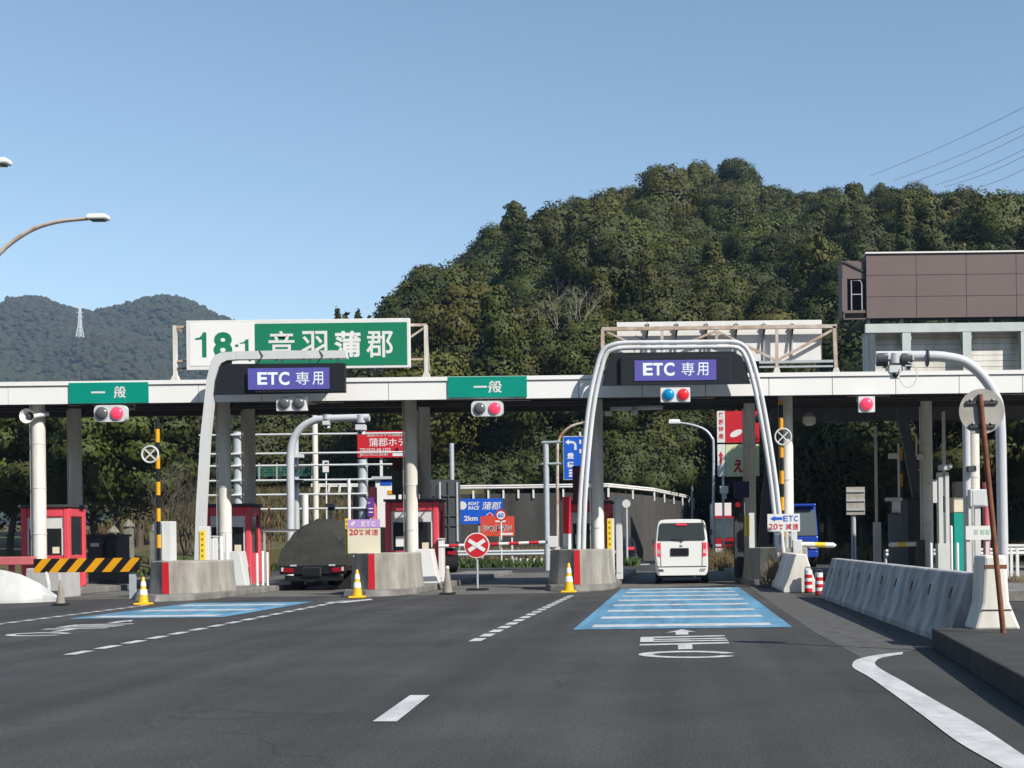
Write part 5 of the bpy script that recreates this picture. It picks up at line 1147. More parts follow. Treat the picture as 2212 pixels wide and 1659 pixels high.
# ================================================================== VEHICLES
VANW = M("white_car_paint", (.80, .80, .78), .25, spec=.6)
CARB = M("black_car_paint", (.012, .013, .016), .2, spec=.6)
TAILR = M("lit_tail_lamp", (.75, .03, .06), .25, emit=.5)
TAILD = M("tail_lamp", (.25, .008, .015), .2)
CLEAR = M("clear_lamp", (.55, .50, .50), .15, spec=.6)
def wheel(par, x, y, r, w, hub=True):
    b = MB(); b.cyl((x - w / 2, y, r), (x + w / 2, y, r), r, RUBBER, n=22); o = b.build("wheel", par, smooth=True, bevel=.02)
    b = MB()
    for s in (-1, 1): b.cyl((x + s * (w / 2 + .004), y, r), (x + s * (w / 2 - .03), y, r), r * .62, GALV, n=18)
    b.build("rim", o, smooth=True)
    return o
def kei_van(x, y):
    n = thing("white_van", "white boxy little van with brake lamps lit, seen from behind in the ETC lane", "van", (x, y, 0))
    prof = [(.665, .24), (.722, .32), (.7375, .50), (.7375, .85), (.725, 1.14), (.69, 1.50), (.662, 1.66), (.625, 1.725), (.555, 1.758), (.42, 1.772), (0, 1.78)]
    def ring(yy, kx, z0=1.0, top=1.0):
        q = [(hw * kx, .24 + (z - .24) * top) for hw, z in prof]; return [(x + a, yy, z) for a, z in q] + [(x - a, yy, z) for a, z in q[::-1][1:]]
    b = MB(); b.loft([ring(y + .0, .955, top=.985), ring(y + .035, .985, top=.995), ring(y + .12, 1.0), ring(y + 1.5, 1.0), ring(y + 2.3, .99, top=.99)], VANW)
    b.loft([ring(y + 2.301, .985, top=.985), ring(y + 2.75, .97, top=.84), ring(y + 2.95, .96, top=.52), ring(y + 3.35, .9, top=.47)], VANW); b.build("body", n, smooth=True)
    b = MB(); pts = [(-.625, 1.19), (.625, 1.19), (.648, 1.22), (.612, 1.55), (.595, 1.63), (.55, 1.672), (-.55, 1.672), (-.595, 1.63), (-.612, 1.55), (-.648, 1.22)]
    b.loft([[(x + a, y - .014, zz) for a, zz in pts], [(x + a * 1.01, y + .03, zz) for a, zz in pts]], GLASS2); w = b.build("rear_window", n)
    b = MB(); b.box((x, y - .016, 1.625), (.30, .05, .045), TAILR); b.build("brake_lamp", n, bevel=.008)
    b = MB(); b.bar((x + .02, y - .03, 1.20), (x - .28, y - .03, 1.23), .016, .012, BLACK); b.cyl((x + .02, y - .035, 1.19), (x + .02, y + .02, 1.17), .025, BLACK, n=10); b.build("wiper", n)
    for s in (-1, 1):
        b = MB(); b.loft([[(x + s * .575, y - .022, .76), (x + s * .715, y + .01, .76), (x + s * .715, y + .01, 1.13), (x + s * .59, y - .022, 1.13)], [(x + s * .575, y + .02, .76), (x + s * .744, y + .16, .76), (x + s * .744, y + .16, 1.13), (x + s * .59, y + .02, 1.13)]], TAILR); t = b.build("tail_lamp", n)
        b = MB(); b.loft([[(x + s * .59, y - .028, .84), (x + s * .66, y - .014, .84), (x + s * .66, y - .014, .94), (x + s * .59, y - .028, .94)], [(x + s * .59, y - .01, .84), (x + s * .66, y, .84), (x + s * .66, y, .94), (x + s * .59, y - .01, .94)]], CLEAR); b.build("reverse_lamp", t)
        b = MB()
        for k in range(3): b.bar((x + s * (.50 + .05 * k), y - .012, .35), (x + s * (.53 + .05 * k), y - .012, .42), .018, .012, BLACK)
        b.build("bumper_vent", n)
        b = MB(); b.box((x + s * .80, y + 2.15, 1.16), (.13, .08, .17), VANW if s < 0 else BLACK); b.bar((x + s * .72, y + 2.18, 1.02), (x + s * .78, y + 2.16, 1.04), .04, .04, BLACK); b.build("mirror", n, bevel=.02)
        b = MB(); b.loft([[(x + s * .735, y + .35, 1.10), (x + s * .735, y + 1.9, 1.10), (x + s * .685, y + 1.75, 1.52), (x + s * .685, y + .45, 1.52)], [(x + s * .70, y + .35, 1.10), (x + s * .70, y + 1.9, 1.10), (x + s * .65, y + 1.75, 1.52), (x + s * .65, y + .45, 1.52)]], GLASS2); b.build("side_window", n)
        for yy in (.42, 2.85): wheel(n, x + s * .655, y + yy, .27, .15)
    b = MB(); b.box((x - .05, y - .016, .88), (.50, .03, .21), BLACK); b.build("number_plate", n, bevel=.02)
    b = MB(); b.box((x, y - .01, .485), (1.36, .012, .012), DGREY); b.bar((x - .565, y - .010, .50), (x - .575, y - .010, 1.15), .008, .01, DGREY); b.bar((x + .565, y - .010, .50), (x + .575, y - .010, 1.15), .008, .01, DGREY); b.build("tailgate_seam", n)
    b = MB(); b.box((x, y - .015, 1.06), (.075, .02, .05), GALV); b.build("emblem", n, bevel=.008)
    b = MB(); b.bx(x - .62, x + .62, y + .1, y + 3.1, .18, .25, BLACK); b.cyl((x + .35, y + .02, .2), (x + .35, y + .4, .2), .03, DGREY); b.build("underbody", n)
kei_van(S(1473 - CX - 1, 33.0), 32.95)
def tarp_truck(x, y):
    n = thing("covered_truck", "black flatbed truck with a grey green tarpaulin bulging over its load", "truck", (x, y, 0)); TARP = M("tarpaulin", (.036, .037, .031), .85, var=.35, scale=2.5, bump=1.0, bscale=4)
    h = .86; b = MB(); rings = []; gg = random.Random(4)
    for k in range(12):
        t = k / 11; yy = y + .02 + 3.2 * t; e = math.sin(math.pi * (0.16 + .74 * t)) ** .55 if t < .95 else .6; q = []
        for i in range(17):
            a = math.pi * i / 16; ca = math.cos(a); hw = (h + .05) * (math.copysign(abs(ca) ** .75, ca)); zz = .80 + 1.10 * e * math.sin(a) ** 1.15 * (1 + .03 * math.sin(i * 2.4 + k)) + gg.uniform(-.015, .015) - (.05 if i in (4, 7, 10, 12) else 0) * math.sin(a)
            if a in (0,): zz = .66
            q.append((x + hw + gg.uniform(-.012, .012), yy + (.0 if k else .22 * math.sin(a)), zz))
        q[0] = (x + h + .07, yy, .62 + .03 * math.sin(k * 2)); q[-1] = (x - h - .07, yy, .62 + .03 * math.cos(k * 2)); rings.append(q)
    b.loft(rings, TARP); b.build("tarpaulin", n, smooth=True)
    for i in (4, 10):
        b = MB(); b.tube([Vector(r[i]) + Vector((0, -.01, .012)) for r in rings[:6]], .012, BLACK, n=5); b.build("rope", n)
    b = MB(); b.bx(x - h, x + h, y, y + 3.3, .52, .62, BLACK); b.bx(x - h, x + h, y - .03, y - .002, .44, .66, BLACK); b.bx(x - .35, x + .35, y + .2, y + 4.4, .38, .52, BLACK); b.bx(x - .75, x + .75, y + .02, y + .08, .26, .40, BLACK); b.build("chassis", n)
    b = MB(); b.bx(x - h, x + h, y + 3.4, y + 4.9, .5, 1.7, CARB); b.build("cab", n, bevel=.08)
    for s in (-1, 1):
        b = MB(); b.box((x + s * .62, y - .055, .54), (.25, .05, .11), TAILD); t = b.build("tail_lamp", n, bevel=.01)
        b = MB(); b.box((x + s * .78, y - .06, .565), (.05, .05, .10), CLEAR); b.build("reverse_lamp", t)
        b = MB(); b.box((x + s * .50, y - .05, .665), (.16, .03, .045), GALV); b.build("latch", n)
        b = MB(); b.box((x + s * .62, y + .62, .17), (.3, .02, .3), RUBBER); b.build("mudflap", n)
        for yy in (1.1, 4.1): wheel(n, x + s * .66, y + yy, .31, .22)
    b = MB(); b.box((x - .02, y - .05, .50), (.42, .02, .2), BLACK); b.build("number_plate", n, bevel=.02); b = MB(); b.box((x - .02, y - .035, .50), (.46, .02, .23), DGREY); b.build("plate_frame", n)
tarp_truck(-9.48, 31.2)
def container_truck():
    n = thing("container_truck", "dark ribbed container trailer leaving beyond the third red booth", "truck", (-9.8, 48.5, 0)); d = Vector((-4.6, 10, 0)).normalized(); s = Vector((d.y, -d.x, 0)); o = Vector((-9.9, 48.2, 0)); CT = M("container_steel", (.045, .05, .055), .5, var=.3, scale=1.5, stretch=4)
    T = lambda a, l, z: o + s * a + d * l + Vector((0, 0, z))
    b = MB(); hw = 1.2
    b.loft([[T(-hw, 0, 1.15), T(hw, 0, 1.15), T(hw, 0, 3.75), T(-hw, 0, 3.75)], [T(-hw, 11, 1.15), T(hw, 11, 1.15), T(hw, 11, 3.75), T(-hw, 11, 3.75)]], CT)
    for k in range(34): l = .2 + k * .32; b.loft([[T(-hw - .035, l, 1.25), T(-hw - .002, l, 1.25), T(-hw - .002, l, 3.65), T(-hw - .035, l, 3.65)], [T(-hw - .035, l + .16, 1.25), T(-hw - .002, l + .16, 1.25), T(-hw - .002, l + .16, 3.65), T(-hw - .035, l + .16, 3.65)]], CT)
    b.build("container", n)
    b = MB()
    for k in range(7): a = -1.05 + k * .35; b.cyl(T(a, -.04, 1.25), T(a, -.04, 3.65), .045, CT if k % 2 else GALV, n=8)
    for z in (1.9, 2.3, 3.1): b.bar(T(-1.1, -.06, z), T(1.1, -.06, z), .04, .03, CT)
    b.build("rear_door", n)
    b = MB(); b.bar(T(0, 0, 1.0), T(0, 11.5, 1.0), 1.0, .25, BLACK); b.bar(T(-1.1, .05, .62), T(1.1, .05, .62), .16, .1, BLACK); b.build("chassis", n)
    for a in (-1, 1):
        for l in (1.0, 2.2, 3.4):
            b = MB(); b.cyl(T(a * .72, l, .5), T(a * 1.22, l, .5), .5, RUBBER, n=20); w = b.build("wheel", n, smooth=True); b = MB(); b.cyl(T(a * 1.1, l, .5), T(a * 1.235, l, .5), .29, GALV, n=16); b.build("rim", w, smooth=True)
        b = MB(); b.box(T(a * .8, -.03, .8), (.35, .06, .14), TAILD, rz=math.atan2(s.y, s.x)); b.build("tail_lamp", n)
container_truck()
def car(x, y, lab, paint):
    n = thing("dark_car", lab, "car", (x, y, 0)); b = MB(); prof = [(.74, .25), (.84, .4), (.86, .75), (.84, .88), (.70, 1.28), (.60, 1.40), (0, 1.43)]
    def ring(yy, k, t): q = [(a * k, .25 + (z - .25) * t) for a, z in prof]; return [(x + a, yy, z) for a, z in q] + [(x - a, yy, z) for a, z in q[::-1][1:]]
    b.loft([ring(y, .93, .58), ring(y + .1, .98, .62), ring(y + .55, 1, .95), ring(y + 1.2, 1, 1), ring(y + 2.6, 1, .98), ring(y + 3.3, .98, .60), ring(y + 4.2, .9, .48)], paint); b.build("body", n, smooth=True)
    b = MB(); b.loft([[(x - .62, y + .16, .93), (x + .62, y + .16, .93), (x + .55, y + .5, 1.32), (x - .55, y + .5, 1.32)], [(x - .62, y + .3, .93), (x + .62, y + .3, .93), (x + .55, y + .64, 1.32), (x - .55, y + .64, 1.32)]], GLASS2); b.build("rear_window", n)
    for s in (-1, 1):
        b = MB(); b.box((x + s * .66, y + .0, .80), (.32, .1, .15), TAILR); b.build("tail_lamp", n, bevel=.02)
        for yy in (.8, 3.4): wheel(n, x + s * .73, y + yy, .31, .2)
    b = MB(); b.box((x, y - .012, .62), (.4, .02, .18), LGREY); b.build("number_plate", n); b = MB(); b.bx(x - .8, x + .8, y - .04, y + .1, .30, .48, paint); b.build("bumper", n, bevel=.03)
car(XA(1336, 63), 63, "dark car leaving beyond the lane, half hidden by the grey cabinet", CARB)
def cabtruck(name, lab, x, y, w, paint, box, zr, zbox, visor):
    n = thing(name, lab, "truck", (x, y, 0)); h = w / 2; b = MB()
    b.loft([[(x - h, y, .45), (x + h, y, .45), (x + h, y, 1.3), (x - h, y, 1.3)], [(x - h, y + 1.6, .45), (x + h, y + 1.6, .45), (x + h, y + 1.6, 1.3), (x - h, y + 1.6, 1.3)]], paint)
    b.loft([[(x - h, y, 1.302), (x + h, y, 1.302), (x + h * .92, y + .25, zr), (x - h * .92, y + .25, zr)], [(x - h, y + 1.6, 1.302), (x + h, y + 1.6, 1.302), (x + h * .92, y + 1.6, zr), (x - h * .92, y + 1.6, zr)]], paint); b.build("cab", n, bevel=.05)
    b = MB(); b.loft([[(x - h * .95, y - .01, 1.33), (x + h * .95, y - .01, 1.33), (x + h * .89, y + .20, zr - .16), (x - h * .89, y + .20, zr - .16)], [(x - h * .95, y + .1, 1.33), (x + h * .95, y + .1, 1.33), (x + h * .89, y + .3, zr - .16), (x - h * .89, y + .3, zr - .16)]], GLASS2); b.build("windscreen", n)
    if box:
        b = MB(); b.bx(x - h - .06, x + h + .06, y + 1.7, y + 6, .9, zbox, box); b.build("cargo_box", n, bevel=.03)
    b = MB(); b.bx(x - h * .96, x + h * .96, y - .08, y - .002, .42, .68, paint if box is None else LGREY); b.build("bumper", n, bevel=.03)
    b = MB(); b.box((x, y - .012, 1.02), (w * .5, .02, .16), BLACK); b.build("grille", n)
    if visor: b = MB(); b.box((x, y + .12, zr + .05), (w * .9, .3, .1), paint); b.build("visor", n, bevel=.03)
    for s in (-1, 1):
        b = MB(); b.box((x + s * h * .74, y - .02, .86), (w * .17, .05, .16), CLEAR); b.build("headlight", n, bevel=.02); b = MB(); b.box((x + s * (h + .16), y + .12, 1.65), (.16, .1, .36), BLACK); b.bar((x + s * h, y + .2, 1.85), (x + s * (h + .14), y + .14, 1.8), .03, .03, BLACK); b.build("mirror", n)
        for yy in (.7, 4.6): wheel(n, x + s * (h - .16), y + yy, .42, .26)
cabtruck("red_truck", "red cabbed truck with a white box coming along the wall beyond the van", XA(1578, 72), 72, 2.0, M("red_truck_paint", (.36, .012, .022), .3), WHITE, 2.65, 3.45, False)
GLASS2 = M("pale_windscreen", (.11, .13, .14), .12, spec=.6)
cabtruck("blue_truck", "blue truck front behind the white column and the slow down board", XA(1722, 50), 50, 1.75, M("blue_truck_paint", (.02, .06, .36), .25), None, 2.55, 0, True)

# ================================================================== BEYOND THE GATE
# retaining wall with its guard rail
WALLM = M("stained_concrete_wall", (.072, .068, .060), .9, var=.5, scale=.6, stretch=4, bump=.3, bscale=10, dark=(.030, .029, .027))
wp = [(-12.4, 68), (-8, 67.9), (-3.9, 67.6), (-1.5, 73), (.6, 84), (2.6, 101), (6, 125), (11, 150)]; wz = [3.95, 3.95, 3.95, 3.9, 3.85, 3.6, 3.1, 2.6]
b = MB(); b.loft([[(x, y, -.05), (x, y, z), (x - .05, y + .5, z), (x - .05, y + .5, -.05)] for (x, y), z in zip(wp, wz)], WALLM); one(b, "retaining_wall", "dark stained concrete retaining wall curving away beyond the gate", "wall", (-4, 68, 0))
n = thing("wall_guard_rail", "white guard rail on short posts along the top of the retaining wall", "guard rail", (-4, 68, 3.9)); b = MB()
for dz in (.34, .22): b.tube([(x, y - .12, z + dz + .1) for (x, y), z in zip(wp, wz)], .055, WHITE, n=8)
b.build("rail", n)
def along(pts, zs, step):
    out = []; carry = 0
    for (a, za), (c, zc) in zip(zip(pts, zs), zip(pts[1:], zs[1:])):
        A = Vector((*a, za)); C = Vector((*c, zc)); L = (C - A).length; t = carry
        while t < L: out.append(A + (C - A) * (t / L)); t += step
        carry = t - L
    return out
for p in along(wp[:3], wz[:3], .85) + along(wp[2:], wz[2:], 3.1):
    b = MB(); b.bx(p.x - .05, p.x + .05, p.y - .10, p.y - .02, p.z - .28, p.z + .46, WHITE); b.build("post", n)
def guard(name, lab, pts, z, m, step, beam=.3):
    n = thing(name, lab, "guard rail", (*pts[0], 0)); b = MB(); b.loft([[(x, y, z - beam), (x, y - .05, z - beam * .75), (x, y - .01, z - beam * .5), (x, y - .05, z - beam * .25), (x, y, z), (x, y + .03, z), (x, y + .03, z - beam)] for x, y in pts], m); b.build("rail", n)
    for p in along([Vector(q) for q in pts], [0] * len(pts), step): b = MB(); b.cyl((p.x, p.y + .1, -.05), (p.x, p.y + .1, z - .03), .06, m, n=10); b.build("post", n, smooth=True)
guard("road_guard_rail", "grey steel guard rail along the grass verge beyond the barred lane", [(-18, 58.5), (-10, 59.3), (-5.2, 59.6)], .82, GALV, 2.0)
guard("road_guard_rail", "grey steel guard rail in shade beyond the rightmost lanes", [(8, 46.5), (16, 46.8), (24, 47)], .75, GALV, 2.0)
b = MB()
for k in range(9): x = -8.3 + k * .34; b.bx(x - .04, x + .04, 57.9, 58.0, 0, .42, WHITE)
one(b, "delineator_row", "short white stakes in the grass below the guard rail", "stakes", (-7, 58, 0))
n = thing("bank_guard_rail", "white guard rail on the bank behind the cable fence", "guard rail", (XA(735, 76), 76, 4.2)); b = MB()
for py in (1046, 1050): b.bar(P(672, py, 76), P(790, py, 76), .10, .06, WHITE)
b.build("rail", n)
for px in (690, 712, 735, 758, 781): b = MB(); b.bar(P(px, 1044, 75.9), P(px - 2, 1064, 75.9), .12, .08, WHITE); b.build("post", n)
# cable fence
Y = 52.0; n = thing("cable_fence", "tall fence of white horizontal rails between thick grey posts behind the left lanes", "fence", (XA(660, Y), Y, 0))
for py in (938, 979, 1005, 1037, 1068, 1099): b = MB(); b.tube([P(430, py + 2.5, Y), P(660, py, Y), P(885, py - 2.5, Y)], .043, LGREY, n=8); b.build("rail", n, smooth=True)
for px, py in ((512, 932), (782, 992)):
    b = MB(); x = XA(px, Y); z = P(px, py, Y).z; b.cyl((x, Y + .25, -.05), (x, Y + .25, z), .20, GALV, n=16)
    for q in [q_ for q_ in (938, 979, 1005, 1037, 1068, 1099) if q_ > py]: zz = P(px, q, Y).z; b.cyl((x, Y + .25, zz - .06), (x, Y + .25, zz + .06), .235, GREYP, n=16)
    b.build("post", n, smooth=True)
vpost("equipment_pole", "grey pole with small boxes behind the cable fence rails", "pole", 641, 44, 0, 0, .11, [(GALV, 5.2)])
for py in (985, 1010, 1040): 
    c = P(645, py, 43.8); b = MB(); b.box(c, (.34, .2, .12), DGREY if py > 1000 else LGREY); b.bx(c.x - .1, c.x - .04, 43.9, 44, c.z - .04, c.z + .04, DGREY); one(b, "pole_box", "small box clamped on the grey pole, " + {985: "highest of three", 1010: "middle of three", 1040: "lowest of three"}[py], "box", c)
vpost("utility_pole", "slender concrete utility pole behind the tarpaulin covered truck", "utility pole", 683, 56, 0, 0, .13, [(WHITE2, 7.2)])
vpost("grey_post", "plain grey post standing above the container truck", "post", 978, 58, 0, 0, .11, [(GALV, 6.0)])
vpost("thin_white_post", "thin white post between the utility pole and the purple notice", "post", 755, 46, 0, 0, .06, [(WHITE, 3.7)])
vpost("rusty_stake", "thin orange rusty stake behind the left rails", "stake", 582, 45, 0, 0, .04, [(M("orange_rust", (.42, .18, .08), .8), 2.75)])
vpost("white_pole", "white pole right of the curved camera pole", "pole", 660, 42, 0, .0, .11, [(WHITE, 2.95)])
n = thing("small_floodlight", "small grey floodlight on a short white post above the tarpaulin", "floodlight", (XA(716 - 5, 37), 37, .15)); b = MB(); x = XA(667 + 49, 37); b.cyl((x, 37, .15), (x, 37, P(1, 1100, 37).z - .1), .06, WHITE); b.build("post", n); b = MB(); c = P(716, 1092, 37); b.box(c, (.3, .3, .12), LGREY); b.box(c - Vector((0, 0, .1)), (.18, .2, .1), DGREY); b.build("lamp", n, bevel=.02)
n = thing("parking_sign", "small white square sign on a thin post before the green net fence", "road sign", (XA(704, 60), 60, 1)); c, w, h = rect(697, 995, 710, 1020, 60); b = MB(); b.box((c.x, 60, c.z), (w, .03, h), WHITE); b.build("panel", n); b = MB(); q, w, h = rect(700, 998, 707, 1006, 59.9); b.bx(q.x - w / 2, q.x + w / 2, 59.975, 59.98, q.z - h / 2, q.z + h / 2, M("navy_print", (.02, .03, .10), .6)); b.build("symbol", n); b = MB(); b.cyl((c.x, 60.05, 0), (c.x, 60.05, c.z), .035, WHITE); b.build("post", n)
NET = M("green_net", (.06, .22, .17), .8)
n = thing("net_fence", "green net fence on the bank behind the cable fence", "fence", (XA(640, 80), 80, 5)); b = MB()
for k in range(45): px = 556 + k * 3.5; b.bar(P(px, 1004, 80), P(px, 1029, 80), .025, .02, NET)
for py in (1006, 1012, 1018, 1024, 1028): b.bar(P(556, py, 80), P(710, py - 1.5, 80), .03, .02, NET)
b.build("net", n)
for px in (560, 598, 636, 674, 706): b = MB(); b.bar(P(px, 1000, 80), P(px, 1040, 80), .08, .08, GALV); b.build("post", n)
# white hut behind the third booth
Y = 42; n = thing("white_hut", "white hut with a blue strip behind the third red booth", "hut", (XA(850, Y), Y, 0)); x0, x1 = XA(812, Y), XA(900, Y); b = MB(); b.bx(x0, x1, Y, Y + 2.0, 0, P(1, 1033, Y).z - .2, PANEL); b.build("wall", n, bevel=.02)
b = MB(); c, w, h = rect(822, 1034, 846, 1048, Y); b.bx(c.x - w / 2, c.x + w / 2, Y - .02, Y - .002, c.z - h / 2, c.z + h / 2, BLUES); b.build("blue_strip", n); b = MB(); c, w, h = rect(838, 1059, 858, 1068, Y); b.bx(c.x - w / 2, c.x + w / 2, Y - .02, Y - .002, c.z - h / 2, c.z + h / 2, ORNG); b.build("orange_strip", n); b = MB(); b.bx(x0 - .1, x1 + .1, Y - .1, Y + 2.1, P(1, 1033, Y).z - .198, P(1, 1033, Y).z - .1, GREYP); b.build("roof", n)
# hotel billboard
Y = 55.0; n = thing("hotel_billboard", "red billboard with white Japanese lettering on three posts, left of the third column", "billboard", (XA(830, Y), Y, 0)); c, w, h = rect(772, 931, 900, 988, Y); b = MB(); b.box((c.x, Y + .05, c.z), (w, .08, h), REDS); b.build("board", n)
b = MB()
PT(b, "蒲郡市ホテル旅館案内", 792, 936, 882, 943, Y, WHITE, .0); PT(b, "蒲郡ホテル", 797, 946, 899, 964, Y, WHITE, .008); PT(b, "TEL0533-68-1322", 777, 968, 844, 975, Y, WHITE, .01); PT(b, "JR三河三谷駅", 777, 977, 838, 986, Y, WHITE, .0)
c, w, h = rect(848, 979, 872, 985, Y); b.bx(c.x - w / 2, c.x + w / 2, Y - .001, Y + .005, c.z - h / 2, c.z + h / 2, WHITE); b.build("lettering", n)
b = MB(); c = P(857, 973, Y); arrow(b, c, S(13, Y), S(9, Y), R(90), Y + .002, BLACK); b.build("arrow", n)
for px in (791, 824, 858): b = MB(); b.bx(XA(px - 2.5, Y), XA(px + 2.5, Y), Y + .1, Y + .2, 0, P(px, 986, Y).z, WHITE); b.build("post", n)
# blue direction sign with its pole, lamp
Y = 50.0; n = thing("direction_sign", "blue direction sign with a white left turn arrow beside the right silver frame", "road sign", (XA(1180, Y), Y, 0)); c, w, h = rect(1217, 942, 1300, 1036, Y); b = MB(); b.box((c.x, Y, c.z), (w, .04, h), WHITE); b.build("border", n); b = MB(); b.box((c.x, Y - .024, c.z), (w * .975, .006, h * .975), BLUES); b.build("face", n)
b = MB(); Yl = Y - .032
k = 6; pts = [P(1243, 972, Yl), P(1243, 962, Yl), P(1241, 957, Yl), P(1236, 955, Yl), P(1228, 955, Yl)]
for p, q in zip(pts, pts[1:]): b.bar(p, q, S(5, Y), .004, WHITE)
b.poly([P(1229, 949, Yl), P(1229, 961, Yl), P(1221, 955, Yl)], WHITE); PT(b, "豊", 1225, 978, 1240, 991, Yl, WHITE, .03); PT(b, "橋", 1225, 997, 1240, 1010, Yl, WHITE, .03)
for yy in (1014, 1020, 1026): PT(b, "I", 1229, yy, 1236, yy + 4, Yl, WHITE, .01)
for yy in (948, 965, 985): b.bx(XA(1254, Yl), XA(1258, Yl), Yl - .002, Yl, P(1, yy + 9, Yl).z, P(1, yy, Yl).z, WHITE)
b.build("lettering", n); b = MB(); x = XA(1180, Y); b.cyl((x, Y + .3, 0), (x, Y + .3, P(1180, 958, Y).z), .12, GALV, n=14); b.build("post", n, smooth=True)
b = MB()
for py in (965, 1012): z = P(1, py, Y).z - .07; b.cyl((x - .16, Y + .3, z), (XA(1220, Y), Y + .1, z), .055, GALV, n=10)
b.build("arm", n, smooth=True)
def lamp(pts, Y, r, lab, head, m=GALV, taper=None, hs=(.55, .3, .16)):
    n = thing("street_lamp", lab, "street lamp", (XA(pts[0][0], Y), Y, 0)); p = [P(x, y, Y) for x, y in pts]; p = [Vector((p[0].x, Y, 0))] + p; out = [p[0]]
    for i in range(1, len(p) - 1):
        a, b_, c, d = p[max(i - 1, 1)], p[i], p[i + 1], p[min(i + 2, len(p) - 1)]
        for k in range(4):
            t = k / 4; out.append(0.5 * ((2 * b_) + (c - a) * t + (2 * a - 5 * b_ + 4 * c - d) * t * t + (3 * b_ - a - 3 * c + d) * t ** 3))
    out.append(p[-1]); b = MB(); b.tube(out, r, m, n=10, taper=taper or r * .7); b.build("pole", n, smooth=True)
    c = P(*head, Y); b = MB(); l, w, h = hs; b.loft([[(c.x + sx * l * a, Y + sy * w * q, c.z + z) for sx, sy in ((-.5, -.5), (.5, -.5), (.5, .5), (-.5, .5))] for a, q, z in ((.9, .9, -h * .5), (1, 1, -h * .2), (.92, .9, h * .3), (.7, .6, h * .5))], WHITE); b.build("lamp_head", n, bevel=.02)
    b = MB(); b.bx(c.x - l * .32, c.x + l * .32, Y - w * .35, Y + w * .35, c.z - h * .5 - .03, c.z - h * .5 - .002, GLASS2); b.build("lamp_glass", n)
lamp([(1204, 1150), (1204, 980), (1206, 955), (1216, 935), (1236, 920), (1262, 913)], 54, .075, "street lamp with a rust brown curved arm beside the blue direction sign", (1275, 912), RUSTF)
lamp([(1541, 1080), (1541, 965), (1537, 945), (1522, 928), (1495, 918), (1466, 913)], 62, .075, "street lamp with its head bent left under the right ETC sign", (1457, 911), GALV, hs=(.62, .3, .24))
lamp([(-60, 1100), (-58, 700), (-44, 610), (0, 546), (60, 501), (120, 480), (192, 472)], 35, .075, "street lamp whose curved arm reaches into the sky at left", (212, 469), RUSTF, hs=(.60, .3, .17))
lamp([(-290, 1100), (-288, 640), (-270, 520), (-220, 430), (-140, 375), (-60, 355), (-20, 351)], 31, .075, "second street lamp, only its head showing at the left edge", (-4, 349), RUSTF, hs=(.60, .3, .17))
# blue boat race billboard, red sign, speed sign
Y = 64.0; n = thing("blue_billboard", "blue billboard with white lettering and a red arrow before the wall", "billboard", (XA(1040, Y), Y, 0)); c, w, h = rect(985, 1077, 1086, 1132, Y); b = MB(); b.box((c.x, Y, c.z), (w, .06, h), BLUES); b.build("board", n)
b = MB(); Yl = Y - .036; q = P(999, 1092, Yl); b.disc(q, S(9, Y), .004, WHITE, n=20); PT(b, "BOAT", 1011, 1084, 1034, 1091, Yl, WHITE, .03, .2); PT(b, "RACE", 1011, 1093, 1034, 1101, Yl, WHITE, .03, .2); PT(b, "蒲郡", 1040, 1084, 1080, 1101, Yl, WHITE, .008, .2); PT(b, "2km", 1002, 1114, 1032, 1125, Yl, WHITE, .03); b.build("lettering", n)
b = MB(); arrow(b, P(1058, 1115, Yl), S(17, Y), S(15, Y), R(90), Yl - .004, WHITE); arrow(b, P(1058, 1115, Yl), S(15, Y), S(11, Y), R(90), Yl - .008, REDS); b.build("arrow", n)
for px in (992, 1035, 1080): b = MB(); b.bx(XA(px - 2, Y), XA(px + 2, Y), Y + .04, Y + .12, 0, P(px, 1130, Y).z, GALV); b.build("post", n)
Y = 62.0; n = thing("red_signboard", "red and white signboard with black lettering below the blue billboard", "signboard", (XA(1074, Y), Y, 0)); c, w, h = rect(1038, 1115, 1111, 1158, Y); b = MB(); b.box((c.x, Y, c.z), (w, .05, h), M("orange_red_sign_face", (.62, .07, .04), .5)); b.build("board", n)
b = MB(); Yl = Y - .032; PT(b, "シャルマン", 1042, 1133, 1106, 1149, Yl + .003, WHITE, .10); PT(b, "シャルマン", 1043, 1134, 1105, 1148, Yl - .002, BLACK, .03); c, w, h = rect(1080, 1151, 1108, 1156, Yl); b.bx(c.x - w / 2, c.x + w / 2, Yl - .001, Yl + .003, c.z - h / 2, c.z + h / 2, WHITE); c, w, h = rect(1070, 1124, 1092, 1128, Yl); b.bx(c.x - w / 2, c.x + w / 2, Yl - .001, Yl + .003, c.z - h / 2, c.z + h / 2, WHITE); b.build("lettering", n)
for px in (1041, 1106): b = MB(); b.bx(XA(px - 1.5, Y), XA(px + 1.5, Y), Y + .03, Y + .1, 0, P(px, 1156, Y).z, WHITE); b.build("post", n)
Y = 58.0; n = thing("speed_limit_sign", "round speed limit sign with a red rim before the blue billboard", "road sign", (XA(1088, Y), Y, 0)); c = P(1082, 1113, Y); r = S(12.5, Y); b = MB(); b.disc(c, r, .02, REDS); b.build("rim", n); b = MB(); b.disc(c + Vector((0, -.014, 0)), r * .72, .006, WHITE); b.build("face", n); b = MB(); txt(b, "60", (c.x, Y - .022, c.z), r * 1.0, r * .8, BLUES, .03); b.build("lettering", n); b = MB(); b.cyl((c.x, Y + .05, 0), (c.x, Y + .05, c.z + r), .035, WHITE); b.build("post", n)
